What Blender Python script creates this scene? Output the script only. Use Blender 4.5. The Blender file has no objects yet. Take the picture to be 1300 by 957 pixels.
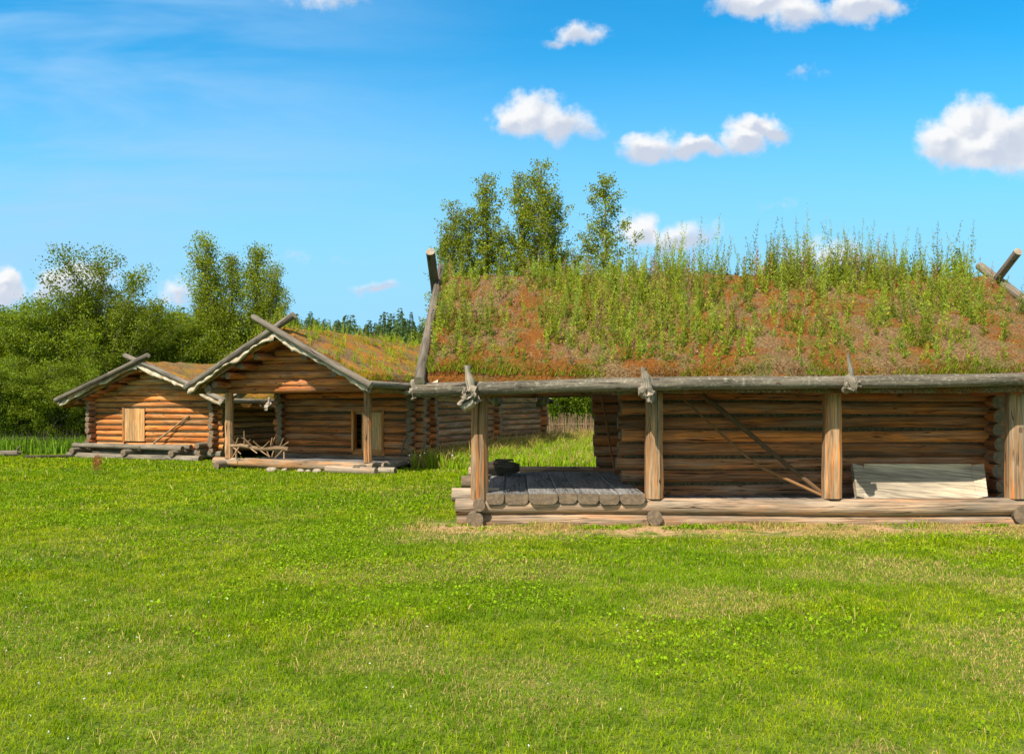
import bpy, math, random
import numpy as np
R = math.radians
rng = np.random.default_rng(7)
random.seed(7)
sc = bpy.context.scene
COL = sc.collection

# ------------------------------------------------------------ camera
F = 1063.0; CH = 1.75; HY = 515.0            # focal length in photo pixels, eye height, horizon row
cd = bpy.data.cameras.new('camera'); cam = bpy.data.objects.new('camera', cd); COL.objects.link(cam)
cd.sensor_width = 36; cd.lens = F / 1300 * 36; cd.clip_end = 4000; cd.clip_start = .05
cd.shift_y = (HY - 478.5) / 1300
cam.location = (0, 0, CH); cam.rotation_euler = (R(90), 0, 0); sc.camera = cam

# ------------------------------------------------------------ light
SUN_EL = 49.0; SUN = np.array([-.53, -.848])
w = bpy.data.worlds.new('World'); sc.world = w; w.use_nodes = True
sd = bpy.data.lights.new('sun', 'SUN'); sd.energy = 4.3; sd.angle = R(.5); sd.color = (1, .93, .80)
so = bpy.data.objects.new('sun', sd); COL.objects.link(so)
from mathutils import Vector, Matrix
sdir = Vector((SUN[0] * math.cos(R(SUN_EL)), SUN[1] * math.cos(R(SUN_EL)), math.sin(R(SUN_EL))))
so.rotation_euler = sdir.to_track_quat('Z', 'Y').to_euler()
sc.view_settings.view_transform = 'Standard'; sc.view_settings.look = 'None'
sc.view_settings.exposure = 0.85; sc.view_settings.gamma = 1
SKY_STRENGTH = .125


class NT:
    """tiny helper to wire shader nodes"""
    def __init__(s, t): s.t = t; s.n = t.nodes; s.l = t.links
    def new(s, ty, **k):
        n = s.n.new(ty)
        for a, b in k.items(): setattr(n, a, b)
        return n
    def put(s, sock, v):
        if isinstance(v, bpy.types.NodeSocket): s.l.new(v, sock)
        elif v is not None: sock.default_value = v
    def m(s, op, a, b=None, c=None, clamp=False):
        n = s.new('ShaderNodeMath', operation=op, use_clamp=clamp)
        s.put(n.inputs[0], a)
        if b is not None: s.put(n.inputs[1], b)
        if c is not None: s.put(n.inputs[2], c)
        return n.outputs[0]
    def vm(s, op, a, b=None, out=0):
        n = s.new('ShaderNodeVectorMath', operation=op); s.put(n.inputs[0], a)
        if b is not None: s.put(n.inputs[1], b)
        return n.outputs[out]
    def xyz(s, x, y, z=0.0):
        n = s.new('ShaderNodeCombineXYZ'); s.put(n.inputs[0], x); s.put(n.inputs[1], y); s.put(n.inputs[2], z); return n.outputs[0]
    def sep(s, v):
        n = s.new('ShaderNodeSeparateXYZ'); s.put(n.inputs[0], v); return n.outputs
    def noise(s, v, scale=1.0, detail=4.0, rough=.55, dist=0.0):
        n = s.new('ShaderNodeTexNoise'); s.put(n.inputs['Vector'], v); n.inputs['Scale'].default_value = scale
        n.inputs['Detail'].default_value = detail; n.inputs['Roughness'].default_value = rough; n.inputs['Distortion'].default_value = dist
        return n.outputs[0]
    def ramp(s, x, a, b, lo=0.0, hi=1.0):
        n = s.new('ShaderNodeMapRange', interpolation_type='SMOOTHSTEP'); s.put(n.inputs[0], x)
        n.inputs[1].default_value = a; n.inputs[2].default_value = b; n.inputs[3].default_value = lo; n.inputs[4].default_value = hi
        return n.outputs[0]
    def mix(s, f, a, b, mode='MIX'):
        n = s.new('ShaderNodeMix', data_type='RGBA', blend_type=mode); s.put(n.inputs[0], f)
        s.put(n.inputs[6], (*a, 1) if isinstance(a, tuple) else a); s.put(n.inputs[7], (*b, 1) if isinstance(b, tuple) else b)
        return n.outputs[2]


# ---- world: sky texture with fair-weather clouds drawn by direction
N = NT(w.node_tree); N.n.clear()
sky = N.new('ShaderNodeTexSky', sky_type='NISHITA', sun_disc=False)
sky.sun_elevation = R(SUN_EL); sky.sun_rotation = math.atan2(SUN[0], SUN[1]); sky.altitude = 100; sky.air_density = 1.0
sky.dust_density = .4; sky.ozone_density = 1.6
hs = N.new('ShaderNodeHueSaturation'); N.put(hs.inputs['Color'], sky.outputs[0]); hs.inputs['Saturation'].default_value = 1.35; hs.inputs['Value'].default_value = 1.0
tint = N.mix(1.0, hs.outputs[0], (.20, 1.06, 1.02), 'MULTIPLY')
fill_sky = N.mix(1.0, sky.outputs[0], (1.15, 1.0, .80), 'MULTIPLY')  # sky warmed outside the frame only, to take the blue out of shade
geo = N.new('ShaderNodeTexCoord').outputs['Generated']
gx, gy, gz = N.sep(geo)
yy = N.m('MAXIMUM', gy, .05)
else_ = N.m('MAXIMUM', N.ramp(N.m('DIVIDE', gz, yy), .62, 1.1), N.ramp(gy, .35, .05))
broken = N.ramp(N.noise(geo, 3.2, 5, .6), .46, .62)      # unseen cloud added overhead and behind the viewer, lifts and warms the shade
fill_sky = N.mix(N.m('MULTIPLY', broken, .75), fill_sky, (5.2, 4.8, 4.3))
u = N.m('DIVIDE', gx, yy); v = N.m('DIVIDE', gz, yy)
uv = N.xyz(u, v, 0.0)
n1 = N.noise(uv, 16, 6, .58); n2 = N.noise(N.vm('ADD', uv, (3.1, 7.7, 0)), 16, 6, .58)
wig = N.xyz(N.m('MULTIPLY', N.m('SUBTRACT', n1, .5), .055), N.m('MULTIPLY', N.m('SUBTRACT', n2, .5), .045), 0)
uvw = N.vm('ADD', uv, wig)
uvs = N.vm('ADD', uvw, (0.006, -.010, 0))    # the same field a little lower: difference tells tops from undersides
CL = [  # px, py, rx, ry, density
 (672,148,46,26,1.0),(712,158,42,20,.8),(738,162,28,13,.5),(650,156,26,18,.9),
 (826,188,34,20,1.0),(885,188,34,13,.9),(945,180,28,16,.95),(962,165,34,17,1.0),(985,172,22,12,.9),
 (1235,165,46,36,1.1),(1290,178,52,38,1.1),(1205,180,40,28,1.1),(1252,190,70,24,1.1),(1340,170,60,40,1.1),
 (975,4,60,20,1.0),(1010,18,40,20,.85),(1095,10,52,20,.95),(735,42,30,12,.55),(712,52,26,7,.35),(1022,90,18,9,.28),
 (808,292,26,22,1.0),(865,302,48,16,.75),(1050,330,70,22,.5),(478,366,26,7,.5),(990,255,18,5,.16),
 (95,360,42,24,.9),(6,366,24,24,1.0),(222,368,26,18,.6),(60,378,26,14,.55),(415,2,46,9,.35),(330,330,90,5,.12),
]
def field(vec):
    out = None
    for px, py, rx, ry, de in CL:
        c = ((px - 650) / F, (HY - py) / F, 0)
        d = N.vm('SUBTRACT', vec, c); d = N.vm('DIVIDE', d, (rx * 1.07 / F, ry * 1.10 / F, 1))
        L = N.vm('LENGTH', d, out=1)
        f = N.m('MULTIPLY', N.m('SUBTRACT', 1.25, L), de)
        out = f if out is None else N.m('MAXIMUM', out, f)
    return out
f1 = field(uvw); f2 = field(uvs)
fine = N.noise(uv, 46, 7, .62)
dens = N.ramp(N.m('ADD', f1, N.m('MULTIPLY', N.m('SUBTRACT', fine, .5), 1.05)), -.02, .68)
under = N.ramp(N.m('ADD', N.m('SUBTRACT', f1, f2), N.m('MULTIPLY', N.m('SUBTRACT', n1, .5), 1.4)), .5, -.25)
ccol = N.mix(N.m('MULTIPLY', under, 1.0), (2.7, 3.0, 3.55), (4.25, 4.3, 4.35))
front = N.ramp(gy, .05, .2)
veil = N.noise(N.xyz(N.m('MULTIPLY', u, 1.2), N.m('MULTIPLY', v, 6.5), 4.0), 1.6, 5, .55, .4)
veil = N.m('MULTIPLY', N.ramp(veil, .34, .72), N.ramp(u, .1, -.6, .04, .85))
low = N.ramp(v, .48, .10, 0.0, .95)
haze = N.mix(low, tint, (1.6, 3.2, 4.6))
base = N.mix(veil, haze, (1.75, 3.0, 4.5))
cl = N.mix(N.m('MULTIPLY', dens, front), base, ccol)
cl = N.mix(N.m('MULTIPLY', else_, N.ramp(gz, .0, .25)), cl, fill_sky)
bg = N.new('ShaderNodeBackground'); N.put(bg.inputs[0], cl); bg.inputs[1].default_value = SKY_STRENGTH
N.l.new(bg.outputs[0], N.new('ShaderNodeOutputWorld').inputs[0])

# ------------------------------------------------------------ materials
def mat(name):
    m = bpy.data.materials.new(name); m.use_nodes = True; t = NT(m.node_tree); t.n.clear()
    o = t.new('ShaderNodeOutputMaterial'); b = t.new('ShaderNodeBsdfPrincipled'); t.l.new(b.outputs[0], o.inputs[0])
    b.inputs['Roughness'].default_value = .85; b.inputs['Specular IOR Level'].default_value = .25
    t.b = b; t.o = o
    return m, t
def bump(t, h, strength=.5, dist=.01):
    b = t.new('ShaderNodeBump'); b.inputs['Strength'].default_value = strength; b.inputs['Distance'].default_value = dist
    t.put(b.inputs['Height'], h); t.l.new(b.outputs[0], t.b.inputs['Normal'])

def wood(name, grey, mid, orange, bias=0.0, crack=1.0, vf=6.0):
    """log surface: grain follows the log (UV u = metres along, v = metres round it); per-log tone in the 'wa' attribute"""
    m, t = mat(name)
    x, y, _ = t.sep(t.new('ShaderNodeUVMap').outputs[0])
    at = t.new('ShaderNodeAttribute', attribute_name='wa'); tone, rnd, dark = t.sep(at.outputs[1])
    r50 = t.m('MULTIPLY', rnd, 50)
    g = t.noise(t.xyz(t.m('MULTIPLY', x, 1.6), t.m('MULTIPLY', y, 34), r50), 1, 5, .62, .35)
    g2 = t.noise(t.xyz(t.m('MULTIPLY', x, 5), t.m('MULTIPLY', y, 130), r50), 1, 3, .6)
    p = t.noise(t.xyz(t.m('MULTIPLY', x, .9), t.m('MULTIPLY', y, vf), t.m('ADD', r50, 9)), 1, 5, .6, .3)
    p2 = t.noise(t.xyz(t.m('MULTIPLY', x, .5), t.m('MULTIPLY', y, 2.4), t.m('ADD', r50, 19)), 1, 4, .6)
    k = t.m('ADD', t.m('MULTIPLY', t.m('SUBTRACT', p, .5), 2.6), t.m('ADD', tone, bias))
    k = t.m('ADD', k, t.m('MULTIPLY', t.m('SUBTRACT', g, .5), .9))
    c = t.mix(t.ramp(k, 0.0, .55), grey, mid); c = t.mix(t.ramp(k, .5, 1.05), c, orange)
    sh = t.m('MULTIPLY', t.ramp(g, .28, .68, .50, 1.15), t.ramp(g2, .3, .7, .78, 1.1))
    sh = t.m('MULTIPLY', sh, t.ramp(p2, .3, .7, .64, 1.25))
    sh = t.m('MULTIPLY', sh, t.m('MULTIPLY_ADD', rnd, .60, .70))
    c = t.mix(1.0, c, t.xyz(sh, sh, sh), 'MULTIPLY')
    cr = t.noise(t.xyz(t.m('MULTIPLY', x, .55), t.m('MULTIPLY', y, 17), t.m('ADD', r50, 31)), 1, 2, .5, .25)
    crk = t.ramp(t.m('ABSOLUTE', t.m('SUBTRACT', cr, .5)), .004, .016, crack, 0.0)
    msk = t.ramp(t.noise(t.xyz(x, t.m('MULTIPLY', y, 3), r50), .9, 2), .46, .56)
    crk = t.m('MULTIPLY', crk, msk)
    vo = t.new('ShaderNodeTexVoronoi', feature='F1'); t.put(vo.inputs['Vector'], t.xyz(t.m('MULTIPLY', x, 1.7), t.m('MULTIPLY', y, 2.6), r50)); vo.inputs['Scale'].default_value = 1
    kn = t.ramp(vo.outputs['Distance'], .05, .11, .75, 0.0)
    c = t.mix(kn, c, (.07, .032, .016)); c = t.mix(crk, c, (.018, .011, .008))
    lich = t.ramp(t.noise(t.xyz(t.m('MULTIPLY', x, 16), t.m('MULTIPLY', y, 22), r50), 1, 5, .72), .52, .68)
    c = t.mix(t.m('MULTIPLY', lich, dark), c, (.42, .41, .31))
    t.put(t.b.inputs['Base Color'], c)
    h = t.m('SUBTRACT', t.m('ADD', t.m('MULTIPLY', g, .7), t.m('MULTIPLY', g2, .25)), t.m('MULTIPLY', crk, 1.6))
    bump(t, h, .75, .012)
    return m
W_BARGE = None
def endgrain(name, c0, c1):
    m, t = mat(name)
    uv_ = t.new('ShaderNodeUVMap').outputs[0]
    at = t.new('ShaderNodeAttribute', attribute_name='wa'); tone, rnd, dark = t.sep(at.outputs[1])
    L = t.vm('LENGTH', uv_, out=1); x, y, _ = t.sep(uv_)
    nz = t.noise(t.xyz(x, y, t.m('MULTIPLY', rnd, 40)), 14, 4, .6)
    ring = t.m('SINE', t.m('MULTIPLY', t.m('ADD', L, t.m('MULTIPLY', nz, .03)), 420))
    c = t.mix(t.ramp(nz, .35, .65), c0, c1)
    an = t.m('ARCTAN2', x, y)
    rad = t.noise(t.xyz(t.m('MULTIPLY', an, 1.3), t.m('MULTIPLY', rnd, 30), 1.0), 1.6, 3, .6)
    ck = t.m('MULTIPLY', t.ramp(t.m('ABSOLUTE', t.m('SUBTRACT', rad, .5)), .004, .014, .7, 0), t.ramp(nz, .42, .55))
    s = t.ramp(ring, -1, 1, .78, 1.06); c = t.mix(1.0, c, t.xyz(s, s, s), 'MULTIPLY')
    c = t.mix(ck, c, (.02, .014, .01)); t.put(t.b.inputs['Base Color'], c); bump(t, t.m('SUBTRACT', nz, ck), .5, .008)
    return m
W_WALL = wood('weathered_wall_logs', (.39, .225, .14), (.44, .178, .075), (.62, .195, .045), .32)
W_GREY = wood('silver_grey_logs', (.24, .195, .145), (.28, .20, .13), (.36, .18, .075), -.15)
W_POST = wood('post_wood', (.30, .225, .15), (.36, .18, .075), (.60, .17, .025), -.02, 1.0, 17.0)
W_SILL = wood('bleached_sill_logs', (.33, .255, .185), (.37, .25, .16), (.43, .22, .11), .08)
W_OR = wood('orange_wall_logs', (.42, .26, .14), (.50, .21, .065), (.56, .165, .03), .16)
W_BOARD = wood('pale_boards', (.52, .36, .20), (.58, .34, .15), (.60, .30, .11), .25, .4)
W_PLANK = wood('grey_floor_planks', (.20, .19, .18), (.24, .215, .19), (.26, .19, .13), -.3)
W_PALE = wood('bleached_panel', (.49, .40, .29), (.53, .42, .29), (.46, .33, .20), -.1, .15, 2.5)
W_ROOT = wood('root_wood', (.31, .26, .20), (.39, .32, .24), (.34, .23, .14), -.1)
W_DARK = wood('dark_old_wood', (.085, .065, .05), (.10, .07, .05), (.14, .08, .045), -.1)
W_STICK = wood('debarked_sticks', (.36, .25, .15), (.42, .26, .14), (.46, .23, .10), .1)
W_BARGE = wood('weathered_barge_poles', (.17, .14, .11), (.20, .15, .10), (.24, .14, .07), -.1)
W_EAVE = wood('lichened_eave_log', (.21, .175, .13), (.24, .185, .125), (.28, .18, .10), -.1)
W_POLE = wood('dark_poles', (.17, .11, .065), (.22, .13, .065), (.30, .14, .05), .1)
END = endgrain('log_end', (.13, .095, .064), (.22, .155, .10))
END.name = 'log_end'
ENDP = endgrain('pale_log_end', (.36, .28, .20), (.28, .22, .165))

def birch():
    m, t = mat('birch_bark')
    oc = t.new('ShaderNodeTexCoord').outputs['Object']
    n = t.noise(oc, 5, 5, .6); n_ = t.noise(t.vm('MULTIPLY', oc, (6, 6, 30)), 1, 3)
    c = t.mix(t.ramp(n, .35, .7), (.50, .42, .31), (.28, .20, .12)); c = t.mix(t.ramp(n_, .62, .7), c, (.09, .06, .04))
    t.put(t.b.inputs['Base Color'], c); bump(t, n, .6, .02); return m
BARK = birch()

def caulk():
    m, t = mat('moss_caulking'); oc = t.new('ShaderNodeTexCoord').outputs['Object']; n = t.noise(oc, 22, 4, .7)
    t.put(t.b.inputs['Base Color'], t.mix(t.ramp(n, .35, .65), (.035, .026, .015), (.10, .075, .035))); bump(t, n, 1, .02); return m
CAULK = caulk()

def turf_mat(name, m0, m1, g0, g1):
    m, t = mat(name)
    oc = t.new('ShaderNodeTexCoord').outputs['Object']
    a = t.noise(oc, 1.1, 5, .6); b = t.noise(t.vm('ADD', oc, (9, 3, 1)), 2.6, 5, .65); f = t.noise(oc, 34, 4, .7)
    ff = t.noise(oc, 110, 3, .7)
    moss = t.mix(t.ramp(f, .35, .65), m0, m1)
    dry = t.mix(t.ramp(f, .35, .65), (.09, .052, .022), (.31, .19, .085))
    grn = t.mix(t.ramp(f, .3, .7), g0, g1)
    a = t.m('ADD', a, t.m('MULTIPLY', t.m('SUBTRACT', t.noise(oc, 7, 4, .7), .5), .5)); c = t.mix(t.ramp(a, .40, .60), moss, dry); c = t.mix(t.m('MULTIPLY', t.ramp(b, .48, .66), .5), c, grn)
    so_ = t.ramp(t.noise(t.vm('ADD', oc, (2, 8, 4)), 6, 5, .7), .60, .70, 0, .7)
    c = t.mix(so_, c, (.045, .026, .014))
    t.put(t.b.inputs['Base Color'], c); t.b.inputs['Roughness'].default_value = 1
    bump(t, t.m('ADD', f, t.m('MULTIPLY', ff, .5)), 1.0, .04); return m
TURF = turf_mat('roof_turf', (.12, .042, .008), (.30, .108, .014), (.05, .085, .012), (.15, .19, .03))
TURF2 = turf_mat('mossy_turf', (.26, .095, .010), (.46, .20, .018), (.12, .15, .014), (.27, .30, .03))

def leafmat(name, trans=.35, rough=.55, spec=.15):
    m, t = mat(name)
    at = t.new('ShaderNodeAttribute', attribute_name='col')
    t.put(t.b.inputs['Base Color'], at.outputs[0]); t.b.inputs['Roughness'].default_value = rough
    t.b.inputs['Specular IOR Level'].default_value = spec
    tr = t.new('ShaderNodeBsdfTranslucent'); hv = t.new('ShaderNodeHueSaturation'); t.put(hv.inputs['Color'], at.outputs[0])
    hv.inputs['Hue'].default_value = .485; hv.inputs['Value'].default_value = 1.5; hv.inputs['Saturation'].default_value = 1.1
    t.l.new(hv.outputs[0], tr.inputs[0])
    mx = t.new('ShaderNodeMixShader'); mx.inputs[0].default_value = trans
    t.l.new(t.b.outputs[0], mx.inputs[1]); t.l.new(tr.outputs[0], mx.inputs[2]); t.l.new(mx.outputs[0], t.o.inputs[0])
    return m
LEAF = leafmat('leaves'); GRASS = leafmat('grass_blades', .32, .75, .06); WEED = leafmat('weed_leaves', .38, .7, .08)
def treebark():
    m, t = mat('tree_bark'); oc = t.new('ShaderNodeTexCoord').outputs['Object']
    n = t.noise(t.vm('MULTIPLY', oc, (5, 5, 2)), 2, 4, .6)
    t.put(t.b.inputs['Base Color'], t.mix(t.ramp(n, .35, .65), (.10, .085, .06), (.34, .31, .25))); return m
TBARK = treebark()
def ground_mat():
    m, t = mat('lawn_soil'); oc = t.new('ShaderNodeTexCoord').outputs['Object']
    n = t.noise(oc, .35, 5, .6); f = t.noise(oc, 25, 4, .7); f2 = t.noise(oc, 3, 4, .6)
    c = t.mix(t.ramp(f, .3, .7), (.04, .075, .004), (.14, .20, .01))
    c = t.mix(t.m('MULTIPLY', t.ramp(f2, .55, .7), .5), c, (.22, .20, .05))
    x, y, z = t.sep(oc)
    # bare trodden earth along the front sill of the long house
    wob = t.m('MULTIPLY', t.m('SUBTRACT', t.noise(oc, 1.3, 4, .6), .5), 1.1)
    dy = t.m('ABSOLUTE', t.m('SUBTRACT', t.m('ADD', y, wob), 12.0))
    e = t.m('MULTIPLY', t.m('MULTIPLY', t.ramp(dy, .75, .25), t.ramp(t.noise(oc, 2.2, 4, .7), .36, .56)), t.ramp(t.m('ADD', x, wob), -1.6, -1.0))
    c = t.mix(e, c, t.mix(t.ramp(f, .3, .7), (.36, .22, .10), (.50, .33, .17)))
    t.put(t.b.inputs['Base Color'], c); t.b.inputs['Roughness'].default_value = 1; bump(t, f, .8, .03); return m
def stone_mat():
    m, t = mat('field_stone'); oc = t.new('ShaderNodeTexCoord').outputs['Object']
    n = t.noise(oc, 9, 5, .6); t.put(t.b.inputs['Base Color'], t.mix(t.ramp(n, .35, .65), (.22, .175, .13), (.38, .31, .235))); bump(t, n, .5, .02); return m
STONE = stone_mat()

# ------------------------------------------------------------ mesh helpers
def tag(o, label=None, cat=None, group=None, kind=None):
    if label: o['label'] = label
    if cat: o['category'] = cat
    if group: o['group'] = group
    if kind: o['kind'] = kind
    return o
def empty(name, loc, label, cat, group=None):
    o = bpy.data.objects.new(name, None); COL.objects.link(o); o.location = loc; o.empty_display_size = .2
    return tag(o, label, cat, group)
def nrm(a): return a / np.maximum(np.linalg.norm(a, axis=-1, keepdims=True), 1e-9)
def fastmesh(name, verts, faces, mats, parent=None, col=None, smooth=False, loc=(0, 0, 0)):
    """verts Nx3, faces MxK (uniform), col Nx3 -> linked object"""
    me = bpy.data.meshes.new(name); verts = np.asarray(verts, np.float32) - np.asarray(loc, np.float32); faces = np.asarray(faces, np.int32)
    M, K = faces.shape
    me.vertices.add(len(verts)); me.vertices.foreach_set('co', verts.ravel())
    me.loops.add(M * K); me.loops.foreach_set('vertex_index', faces.ravel())
    me.polygons.add(M); me.polygons.foreach_set('loop_start', np.arange(0, M * K, K, dtype=np.int32))
    me.polygons.foreach_set('use_smooth', np.full(M, smooth))
    if col is not None:
        a = me.color_attributes.new('col', 'FLOAT_COLOR', 'POINT')
        a.data.foreach_set('color', np.hstack([col, np.ones((len(col), 1))]).astype(np.float32).ravel())
    me.update(); me.validate()
    for m in mats: me.materials.append(m)
    o = bpy.data.objects.new(name, me); COL.objects.link(o); o.location = loc
    if parent is not None: o.parent = parent; o.location = (np.array(loc) - np.array(parent.location))
    return o

def circ(r, m=12, flat=0.0):
    a = np.linspace(0, 2 * np.pi, m, endpoint=False) - np.pi / 2
    return np.c_[np.cos(a) * r, np.sin(a) * r]
def rect(wd, th, ch=.15):
    a, b = wd / 2, th / 2; c = min(a, b) * ch
    return np.array([[-a + c, -b], [a - c, -b], [a, -b + c], [a, b - c], [a - c, b], [-a + c, b], [-a, b - c], [-a, -b + c]])
class MB:
    """collects swept sections into one mesh with UV (metres) and 'wa' = tone, random, lichen"""
    def __init__(s): s.v = []; s.uv = []; s.wa = []; s.q = []; s.t = []; s.qm = []; s.tm = []; s.qs = []; s.n = 0
    def add(s, v, uv, wa, q=None, t=None, m=0, smooth=True):
        v = np.asarray(v, float); s.v.append(v); s.uv.append(uv); s.wa.append(np.tile(wa, (len(v), 1)))
        if q is not None and len(q): s.q.append(q + s.n); s.qm.append(np.full(len(q), m)); s.qs.append(np.full(len(q), smooth))
        if t is not None and len(t): s.t.append(t + s.n); s.tm.append(np.full(len(t), m))
        s.n += len(v)
    def sweep(s, sec, path, up=(0, 0, 1), scale=None, tone=.5, lich=0.0, rough=0.0, smooth=True, m=0, em=1, step=.3, capbulge=0.0):
        path = np.asarray(path, float)
        if len(path) == 2:
            L = np.linalg.norm(path[1] - path[0]); k = max(2, int(L / step) + 1)
            tt = np.linspace(0, 1, k)[:, None]; path = path[0] * (1 - tt) + path[1] * tt
            if scale is None: sc_ = np.ones(k)
            else: sc_ = np.interp(tt[:, 0], np.linspace(0, 1, len(scale)), scale)
        else: sc_ = np.ones(len(path)) if scale is None else np.asarray(scale, float)
        k = len(path); tg = nrm(np.gradient(path, axis=0)); up = np.asarray(up, float)
        side = nrm(np.cross(tg, up)); upv = np.cross(side, tg)
        sec = np.asarray(sec, float); sec = np.vstack([sec, sec[:1]]); K = len(sec)
        per = np.r_[0, np.cumsum(np.linalg.norm(np.diff(sec, axis=0), axis=1))]
        arc = np.r_[0, np.cumsum(np.linalg.norm(np.diff(path, axis=0), axis=1))]
        fac = np.ones((k, K)) * sc_[:, None]
        if rough:
            ang = np.arctan2(sec[:, 1], sec[:, 0])[None]; a_ = arc[:, None]
            for fq, am in ((1, .5), (2, .8), (3, .6), (5, .4)):
                fac += rough * am * np.sin(fq * ang + rng.uniform(0, 6.28) + a_ * rng.uniform(-.8, .8)) * np.cos(a_ * rng.uniform(.6, 3.5) + rng.uniform(0, 6.28))
            fac += rough * .5 * np.sin(a_ * rng.uniform(1, 3) + rng.uniform(0, 6))
        P = path[:, None] + side[:, None] * (sec[None, :, :1] * fac[..., None]) + upv[:, None] * (sec[None, :, 1:] * fac[..., None])
        off = rng.uniform(0, 30, 2); rn = rng.uniform()
        U = np.stack([np.repeat(arc[:, None], K, 1) + off[0], np.repeat(per[None], k, 0) + off[1]], -1)
        wa = (tone + rng.uniform(-.12, .12), rn, lich)
        i = np.arange(k - 1)[:, None] * K + np.arange(K - 1)[None]
        q = np.stack([i, i + 1, i + K + 1, i + K], -1).reshape(-1, 4)
        s.add(P.reshape(-1, 3), U.reshape(-1, 2), wa, q=q, m=m, smooth=smooth)
        for e, (ring, c, d) in enumerate(((P[0], path[0], -tg[0]), (P[-1], path[-1], tg[-1]))):
            rg = ring[:-1]; n_ = len(rg); cc = rg.mean(0) + d * capbulge
            vv = np.vstack([rg, cc[None]]); l2 = np.stack([(rg - cc) @ side[0 if e == 0 else -1], (rg - cc) @ upv[0 if e == 0 else -1]], -1)
            uu = np.vstack([l2, [[0, 0]]]); j = np.arange(n_)
            tr = np.stack([j, (j + 1) % n_, np.full(n_, n_)], -1)
            if e == 0: tr = tr[:, ::-1]
            s.add(vv, uu, wa, t=tr, m=em, smooth=False)
    def log(s, p0, p1, r, m=12, tone=.5, taper=.06, rough=.03, sag=0.0, lich=0.0, mt=0, em=1, ext=0.0):
        p0 = np.asarray(p0, float); p1 = np.asarray(p1, float); L = np.linalg.norm(p1 - p0)
        k = max(3, int(L / .28) + 1); tt = np.linspace(0, 1, k); path = p0 + (p1 - p0) * tt[:, None]
        ph = rng.uniform(0, 6.28, 2); path[:, 2] += (np.sin(tt * 3.1 * max(L, 1) / 4 + ph[0]) * .012 * rough / .03) + sag * 4 * tt * (1 - tt)
        perp = np.array([-(p1 - p0)[1], (p1 - p0)[0], 0]) / max(L, 1e-6); path += perp * (np.sin(tt * 4 + ph[1]) * .008)[:, None]
        up = (0, 0, 1) if abs(p1[2] - p0[2]) < .9 * L else (0, 1, 0)
        sgn = rng.choice([-1, 1]); s.sweep(circ(r, m), path, up=up, scale=1 + sgn * taper * (tt - .5), tone=tone, rough=rough, lich=lich, m=mt, em=em, capbulge=.004)
    def build(s, name, mats, parent=None, loc=None):
        V = np.vstack(s.v); me = bpy.data.meshes.new(name)
        if loc is not None: base = np.array(loc)
        else:
            base = np.zeros(3); q_ = parent
            while q_ is not None: base += np.array(q_.location); q_ = q_.parent
        nq = sum(len(a) for a in s.q); nt = sum(len(a) for a in s.t)
        lv = []; ls = []; st = 0; mi = []; sm = []
        if nq: Q = np.vstack(s.q); lv.append(Q.ravel()); ls.append(np.arange(nq) * 4); st = nq * 4; mi.append(np.concatenate(s.qm)); sm.append(np.concatenate(s.qs))
        if nt: T_ = np.vstack(s.t); lv.append(T_.ravel()); ls.append(st + np.arange(nt) * 3); mi.append(np.concatenate(s.tm)); sm.append(np.zeros(nt, bool))
        lv = np.concatenate(lv).astype(np.int32)
        me.vertices.add(len(V)); me.vertices.foreach_set('co', (V - base).astype(np.float32).ravel())
        me.loops.add(len(lv)); me.loops.foreach_set('vertex_index', lv)
        me.polygons.add(nq + nt); me.polygons.foreach_set('loop_start', np.concatenate(ls).astype(np.int32))
        me.polygons.foreach_set('material_index', np.concatenate(mi).astype(np.int32)); me.polygons.foreach_set('use_smooth', np.concatenate(sm))
        uvl = me.uv_layers.new(name='UVMap'); UV = np.vstack(s.uv); uvl.data.foreach_set('uv', UV[lv].astype(np.float32).ravel())
        a = me.color_attributes.new('wa', 'FLOAT_COLOR', 'POINT'); WA = np.vstack(s.wa)
        a.data.foreach_set('color', np.hstack([WA, np.ones((len(WA), 1))]).astype(np.float32).ravel())
        if st and nq and max(int(x_.max()) for x_ in s.qm) == 2: mats = list(mats) + [CAULK]
        for m in mats: me.materials.append(m)
        me.update()
        o = bpy.data.objects.new(name, me); COL.objects.link(o)
        if parent is not None: o.parent = parent
        else: o.location = base
        return o

# smooth 2-D value noise (numpy)
_tab = rng.uniform(0, 1, (256, 256))
def vn(x, y):
    x = np.asarray(x, float); y = np.asarray(y, float); xi = np.floor(x).astype(int); yi = np.floor(y).astype(int); fx = x - xi; fy = y - yi
    fx = fx * fx * (3 - 2 * fx); fy = fy * fy * (3 - 2 * fy); g = lambda a, b: _tab[a % 256, b % 256]
    return (g(xi, yi) * (1 - fx) + g(xi + 1, yi) * fx) * (1 - fy) + (g(xi, yi + 1) * (1 - fx) + g(xi + 1, yi + 1) * fx) * fy
def fbm(x, y, o=4): return sum(vn(x * 2 ** i + 17 * i, y * 2 ** i + 31 * i) * .5 ** i for i in range(o)) / sum(.5 ** i for i in range(o))
def sstep(a, b, x): t_ = np.clip((x - a) / (b - a), 0, 1); return t_ * t_ * (3 - 2 * t_)
def gz_(x, y):
    x = np.asarray(x, float); y = np.asarray(y, float)
    near = (fbm(x * .25, y * .25, 3) - .5) * .07
    hill = sstep(95, 300, y) * (9 + 8 * fbm(x * .008 + 5, y * .004, 2)) + sstep(100, 260, y) * sstep(20, -120, x) * 4
    return near + hill
def px(p, Y): return (p - 650) / F * Y

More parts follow.
